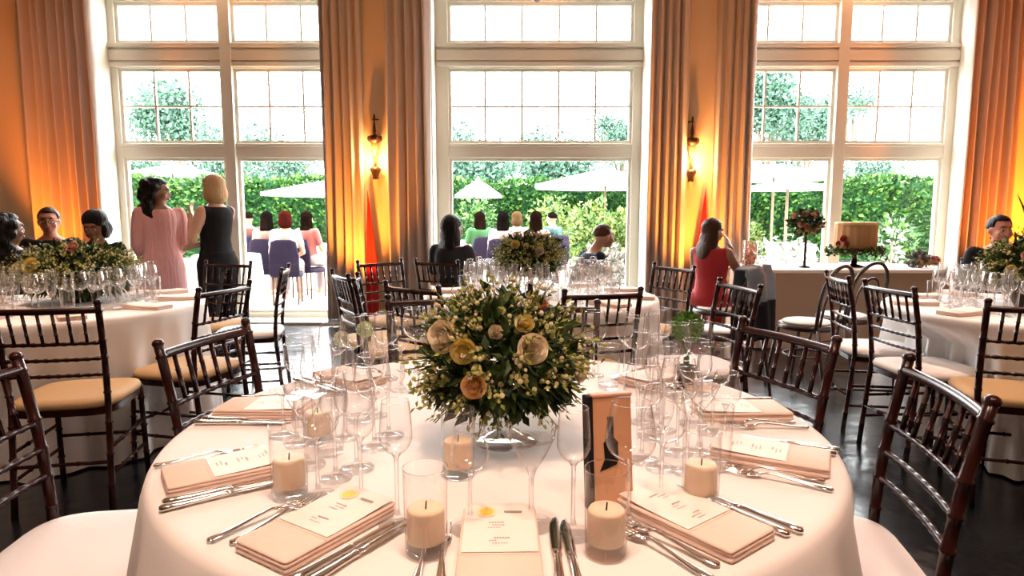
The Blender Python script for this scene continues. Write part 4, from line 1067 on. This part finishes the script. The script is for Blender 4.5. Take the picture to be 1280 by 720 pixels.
    # eyes, brows and lips
    if not simple:
        for k in (-1, 1):
            e = MB(); e.ell(Hd(.030*k, .0775, -.002), (.0115*s, .0115*s, .007*s), 10, 8); ey = e.build('eye', mat('eye_white', (.45, .40, .36), .4), root)
            e = MB(); e.ell(Hd(.030*k, .0860, -.002), .0055*s, 8, 6); e.build('iris', mat('iris', (.03, .015, .01), .2), ey)
            e = MB(); e.tube([Hd(.012*k, .087, .022), Hd(.03*k, .088, .028), Hd(.05*k, .074, .022)], [.003*s, .004*s, .002*s], 6); e.build('eyebrow', m_hair, root)
        e = MB(); e.tube([Hd(-.024, .084, -.050), Hd(-.01, .094, -.054), Hd(0, .096, -.055), Hd(.01, .094, -.054), Hd(.024, .084, -.050)], [.002*s, .0055*s, .006*s, .0055*s, .002*s], 8)
        e.build('lips', mat('lips', (.40, .08, .07), .4), root)
    # hair
    h = MB()
    def hs(c, r): hell(h, c, r)
    base = MB(); vs = []; n, m_ = 24, 16
    tmp = MB(); tmp.ell((0, 0, 0), 1, n, m_)
    for v in tmp.v:
        x, y, z = v; q = Vector((x*.088, -.014+y*.106, .026+z*.100))
        face = y > .25 and z < .45 and abs(x) < .80
        low = z < -.35
        if face or (y > .0 and z < -.1): q = Vector((x*.05, -.01+y*.06, .02+z*.07))
        elif low and style == 'short': q = Vector((x*.06, -.014+y*.075, .03+z*.08))
        if style == 'short' and not face: q = Vector((q.x*.93, q.y*.95, q.z*.98))
        vs.append(Hd(*q))
    h.add(vs, tmp.f)
    if style == 'bob':
        hs((0, -.050, -.040), (.098, .070, .095)); hs((.062, -.01, -.045), (.030, .05, .07)); hs((-.062, -.01, -.045), (.030, .05, .07)); hs((0, -.02, .05), (.092, .10, .08))
    if style == 'long':
        hs((0, -.05, -.06), (.088, .055, .11)); hs((0, -.07, -.17), (.095, .042, .11)); hs((.070, -.02, -.09), (.026, .045, .12)); hs((-.070, -.02, -.09), (.026, .045, .12))
    if style == 'curly':
        rr = random.Random(5)
        hs((0, -.06, -.02), (.105, .08, .11)); hs((0, -.06, -.15), (.11, .07, .12))
        for _ in range(34): a = rr.uniform(pi*.9, pi*2.1); z = rr.uniform(-.23, .07); hs(((.10-.01*z)*cos(a), -.03+.09*sin(a), z), (.038, .038, .040))
        for _ in range(12): a = rr.uniform(0, pi*2); hs((.05*cos(a), -.03+.05*sin(a), .09), (.035, .035, .03))
    if style == 'bun':
        hs((0, -.115, .03), (.045, .04, .045))
    ho = h.build('hair', m_hair, root); remesh(ho, .011 if not simple else .018, 1)
    # clothes
    m_top = mat('top_%.2f_%.2f_%.2f' % top, top, .75, bump=(45, .6 if sleeve == 'puff' else .15, (1, 1, .06)))
    c = MB(); torso(c, .014, .88, neck)
    for i, k in enumerate((-1, 1)):
        c.ell(sh[i]+Vector((-.02*k, 0, .0)), (.055*s, .062*s, .055*s), 12, 8)
        if sleeve == 'short': limb(c, [sh[i], sh[i].lerp(el[i], .6)], [.062*s, .055*s])
        if sleeve == 'long': limb(c, [sh[i], el[i], wr[i]-(wr[i]-el[i])*.06], [.063*s, .050*s, .036*s])
        if sleeve == 'puff': limb(c, [sh[i], sh[i].lerp(el[i], .55), el[i], wr[i]], [.062*s, .060*s, .050*s, .036*s])
    mbm = m_top if bottom is None else mat('bottom_%.2f_%.2f_%.2f' % bottom, bottom, .8)
    if pose == 'stand' and bottom is None:
        c.loft([(T(0, 0, 1.0), .165*s, .12*s), (T(0, 0, .9), .185*s, .14*s), (T(0, 0, .6), .20*s, .16*s), (T(0, 0, .38), .22*s, .18*s)], 20)
    co = c.build('dress' if (bottom is None and pose == 'stand') else 'top', m_top, root); remesh(co, .014 if not simple else .02, 3)
    if pose == 'stand' and bottom is not None:
        c = MB()
        for i, k in enumerate((-1, 1)): limb(c, [hip[i], T(.092*k, .01, .5), T(.092*k, -.01, .12)], [.112*s, .078*s, .072*s])
        c.loft([(T(0, 0, .86), .165*s, .12*s), (T(0, 0, .96), .178*s, .128*s), (T(0, 0, 1.03), .160*s, .118*s)], 20); remesh(c.build('trousers', mbm, root), .014, 3)
    if pose == 'sit':
        c = MB()
        for i, k in enumerate((-1, 1)): limb(c, [hip[i], T(.11*k, .42, .54), T(.11*k, .41, .14)], [.105*s, .08*s, .058*s])
        c.ell(T(0, 0, .585), (.18*s, .13*s, .10*s), 14, 10); remesh(c.build('trousers' if bottom else 'skirt', mbm, root), .018, 3)
    if jacket:
        c = MB(); c.loft([(T(0, .075, 1.12+dz), .03*s, .045*s), (T(0, .075, 1.38+dz), .045*s, .035*s)], 10); c.build('shirt_front', mat('shirt_front_%.2f' % jacket[0], jacket, .7), co)
    if glasses:
        g = MB()
        for k in (-1, 1): g.tube([Hd(.030*k+.021*cos(a), .100, -.002+.016*sin(a)) for a in [2*pi*i/14 for i in range(15)]], .0024*s, 5)
        g.tube([Hd(-.01, .101, 0), Hd(.01, .101, 0)], .002*s, 5)
        for k in (-1, 1): g.tube([Hd(.05*k, .098, .002), Hd(.076*k, .04, .004), Hd(.078*k, -.01, 0)], .002*s, 5)
        g.build('glasses', M['black'], root)
    return root
# standing women behind the left table
person('woman with dark curly hair in a pale pink dress, looking over her shoulder', (-2.90, 5.3, 0), radians(40), skin='brown', hair='black', style='curly', top=(.72, .36, .34), sleeve='puff',
       head=(radians(-6), 0, radians(-112)), H=1.55, arms=[((-.19, -.02, 1.10), (-.14, .14, 1.0)), ((.19, -.02, 1.10), (.14, .14, .98))])
person('blonde woman in a sleeveless black vest and trousers, hand raised to her chin', (-2.44, 5.3, 0), radians(70), skin='fair', hair='blonde', style='bob', top=(.012, .012, .014), sleeve='none', bottom=(.012, .012, .014),
       head=(radians(-5), 0, radians(-6)), H=1.57, arms=[((-.235, .03, 1.13), (-.10, .17, 1.33), (.4, -1, .2)), ((.2, .1, 1.13), (-.02, .2, 1.08), (0, -1, 0))])
# seated round the left table
person('seated guest with a big dark head of hair at the far left of the photo', (-3.62, 4.60, 0), radians(-110), 'sit', 'brown', 'black', 'curly', top=(.02, .015, .02), sleeve='long', head=(0, 0, radians(80)), H=1.62)
person('seated man in dark glasses and dark suit facing us behind the left table flowers', (-3.92, 5.45, 0), radians(208), 'sit', 'ruddy', 'brown', 'short', top=(.02, .02, .025), sleeve='long', glasses=True, H=1.68, jacket=(.75, .74, .72), bottom=(.02, .02, .02))
person('seated guest with short black hair bowed behind the left table flowers', (-3.33, 5.15, 0), radians(185), 'sit', 'brown', 'black', 'bob', top=(.015, .015, .02), sleeve='long', head=(radians(-22), 0, 0), H=1.64)
# behind the middle table
person('seated guest with sleek black hair behind the left of the middle table', (-.50, 5.32, 0), radians(-25), 'sit', 'tan', 'black', 'long', top=(.02, .02, .02), sleeve='short', head=(0, 0, radians(-15)), H=1.60)
person('seated guest in dark suit and white shirt bending sideways behind the middle flowers', (.50, 5.45, 0), radians(-70), 'sit', 'tan', 'brown', 'short', top=(.012, .016, .035), sleeve='long', H=1.50, lean=.55, jacket=(.8, .8, .85), bottom=(.01, .01, .02))
# woman in red by the right sconce
person('woman in a red dress leaning her chin on her hand on a bentwood chair', (1.72, 5.52, 0), radians(-40), 'sit', 'tan', 'brown', 'long', top=(.40, .012, .015), sleeve='none', head=(radians(-10), 0, radians(-30)), H=1.56, bottom=(.40, .012, .015),
       arms=[((-.2, .12, 1.10), (-.05, .26, 1.16), (0, 0, 1)), ((.18, .24, 1.16), (.10, .20, 1.40), (-1, -.2, 0))])
person('man with a red-lit face in a dark suit seated behind the right table', (3.72, 4.90, 0), radians(150), 'sit', 'ruddy', 'black', 'short', top=(.012, .012, .014), sleeve='long', head=(0, 0, radians(25)), H=1.60, bottom=(.01, .01, .01), jacket=(.02, .02, .02))
for (x, y, a, lab) in ((-3.62, 4.60, -110, 'mahogany chair under the guest at the far left of the photo'), (-3.92, 5.45, 208, 'mahogany chair under the man in dark glasses'),
                       (-3.33, 5.15, 185, 'mahogany chair under the bowed guest with short black hair'), (-.50, 5.32, -25, 'mahogany chair under the guest with sleek black hair'),
                       (.50, 5.45, -70, 'mahogany chair under the guest bending sideways'), (3.72, 4.90, 150, 'mahogany chair under the man behind the right table')):
    copy_thing(proto_g, (x, y, 0), radians(a), lab, G)
# guests in the garden, seated on patio chairs
def patio_chair(loc, rz, label, group='purple patio chairs'):
    r = thing('patio_chair', label, 'chair', loc, rz, group); m = mat('purple_cover', (.010, .006, .018), .8)
    b = MB(); b.loft([((0, -.2, .42), .20, .03), ((0, -.22, .7), .205, .035), ((0, -.24, .90), .17, .03), ((0, -.245, .93), .10, .02)], 20, p=3); b.build('backrest', m, r)
    MB().loft([((0, 0, .40), .21, .21), ((0, 0, .46), .21, .21)], 20, p=4).build('seat', m, r)
    for sx in (-1, 1):
        for sy in (-1, 1): MB().tube([(.17*sx, .17*sy, 0), (.17*sx, .17*sy, .41)], .014, 6).build('leg', M['bronze'], r)
garden = [(335, 9.6, 'black', (.75, .35, .28), 'garden guest with dark hair nearest the mullion of the left window', 0, 'long'),
          (358, 9.2, 'auburn', (.80, .74, .70), 'garden guest with auburn hair in a pale top in the left window', 10, 'bob'),
          (385, 9.9, 'brown', (.65, .14, .12), 'garden guest in red beside the umbrella of the left window', -20, 'long'),
          (312, 11.0, 'brown', (.30, .10, .08), 'garden guest in brown further back in the left window', 30, 'short'),
          (600, 10.4, 'brown', (.10, .30, .12), 'garden guest in a green dress in the middle window', 20, 'long'),
          (629, 9.6, 'black', (.80, .60, .55), 'garden guest in pale blush with black hair in the middle window', -10, 'long'),
          (646, 10.8, 'blonde', (.78, .40, .34), 'garden guest with fair hair and coral top in the middle window', 10, 'bob'),
          (670, 9.2, 'brown', (.80, .42, .36), 'garden guest with brown hair and salmon top just above the middle flowers', -30, 'long'),
          (690, 11.2, 'black', (.10, .22, .22), 'garden guest in dark teal at the right of the middle window', 40, 'short')]
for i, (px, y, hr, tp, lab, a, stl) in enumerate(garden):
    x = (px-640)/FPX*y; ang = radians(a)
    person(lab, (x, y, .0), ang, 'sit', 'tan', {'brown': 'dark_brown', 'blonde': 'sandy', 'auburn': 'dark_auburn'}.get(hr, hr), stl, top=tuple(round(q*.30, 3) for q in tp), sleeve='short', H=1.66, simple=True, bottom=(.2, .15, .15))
    patio_chair((x, y, 0), ang, 'purple patio chair under the '+lab.replace('garden guest', 'guest').split(' in the ')[0].split(' just ')[0])
def patio_table(x, y, label, R=.75):
    t = thing('patio_table', label, 'table', (x, y, 0), 0)
    MB().lathe([(.001, .74), (R, .74), (R+.01, .73), (R+.04, .4), (R+.07, .01)], 60, wob=lambda r, z, t_: r*(1+(.03*sin(t_*14) if z < .7 else 0))).build('cloth', M['cloth'], t)
    MB().lathe([(.001, 0), (.05, 0), (.05, .735), (.001, .735)], 12).build('pedestal', M['bronze'], t)
patio_table(-3.9, 8.75, 'white-draped patio table behind the mullion of the left window', .42)
patio_table(-3.1, 11.6, 'white-draped patio table beside the red-dressed garden guest', .7)
patio_table(-.55, 13.0, 'white-draped patio table between the garden guests of the middle window', .8)
patio_table((980-640)/FPX*11.6, 12.1, 'white-draped patio table in the right window', .7)

# jacket over the bentwood chair
src = [o for o in C.objects if o.get('label', '').startswith('dark bentwood chair with a blue-grey')][0]
root = thing('jacket', 'blue-grey jacket with black lower half hung over a bentwood chair back', 'jacket', src.location, src.rotation_euler.z)
def drape(z0, z1, m, name, w=.20, g=.0):
    b = MB(); n = 24; rows = 8; vs = []
    for side in (-1, 1):
        pass
    for j in range(rows+1):
        z = z0+(z1-z0)*j/rows
        for i in range(n+1):
            u = i/n*2-1; vs.append((u*w*(1-.12*max(0, (z-.8)/.15)), -.255-.035-g-.02*(z < .9)+.012*sin(u*7+z*9)+.04*u*u-.0*z, z-.03*abs(u)**3*(z > .85)))
    for j in range(rows+1):
        z = z0+(z1-z0)*j/rows
        for i in range(n+1): u = i/n*2-1; vs.append((u*w*(1-.12*max(0, (z-.8)/.15)), -.205+g+.01*sin(u*6)+.04*u*u, z-.03*abs(u)**3*(z > .85)))
    m1 = (rows+1)*(n+1); fs = []
    for o_ in (0, m1):
        for j in range(rows):
            for i in range(n): a = o_+j*(n+1)+i; fs.append((a, a+1, a+n+2, a+n+1))
    for i in range(n): a = rows*(n+1)+i; fs.append((a, a+1, m1+a+1, m1+a))
    o = b.add(vs, fs).build(name, m, root); s = o.modifiers.new('s', 'SOLIDIFY'); s.thickness = .006; return o
drape(.70, .955, mat('blue_grey_satin', (.16, .20, .25), .35), 'lining'); drape(.46, .715, M['black'], 'shell', .185, .004)
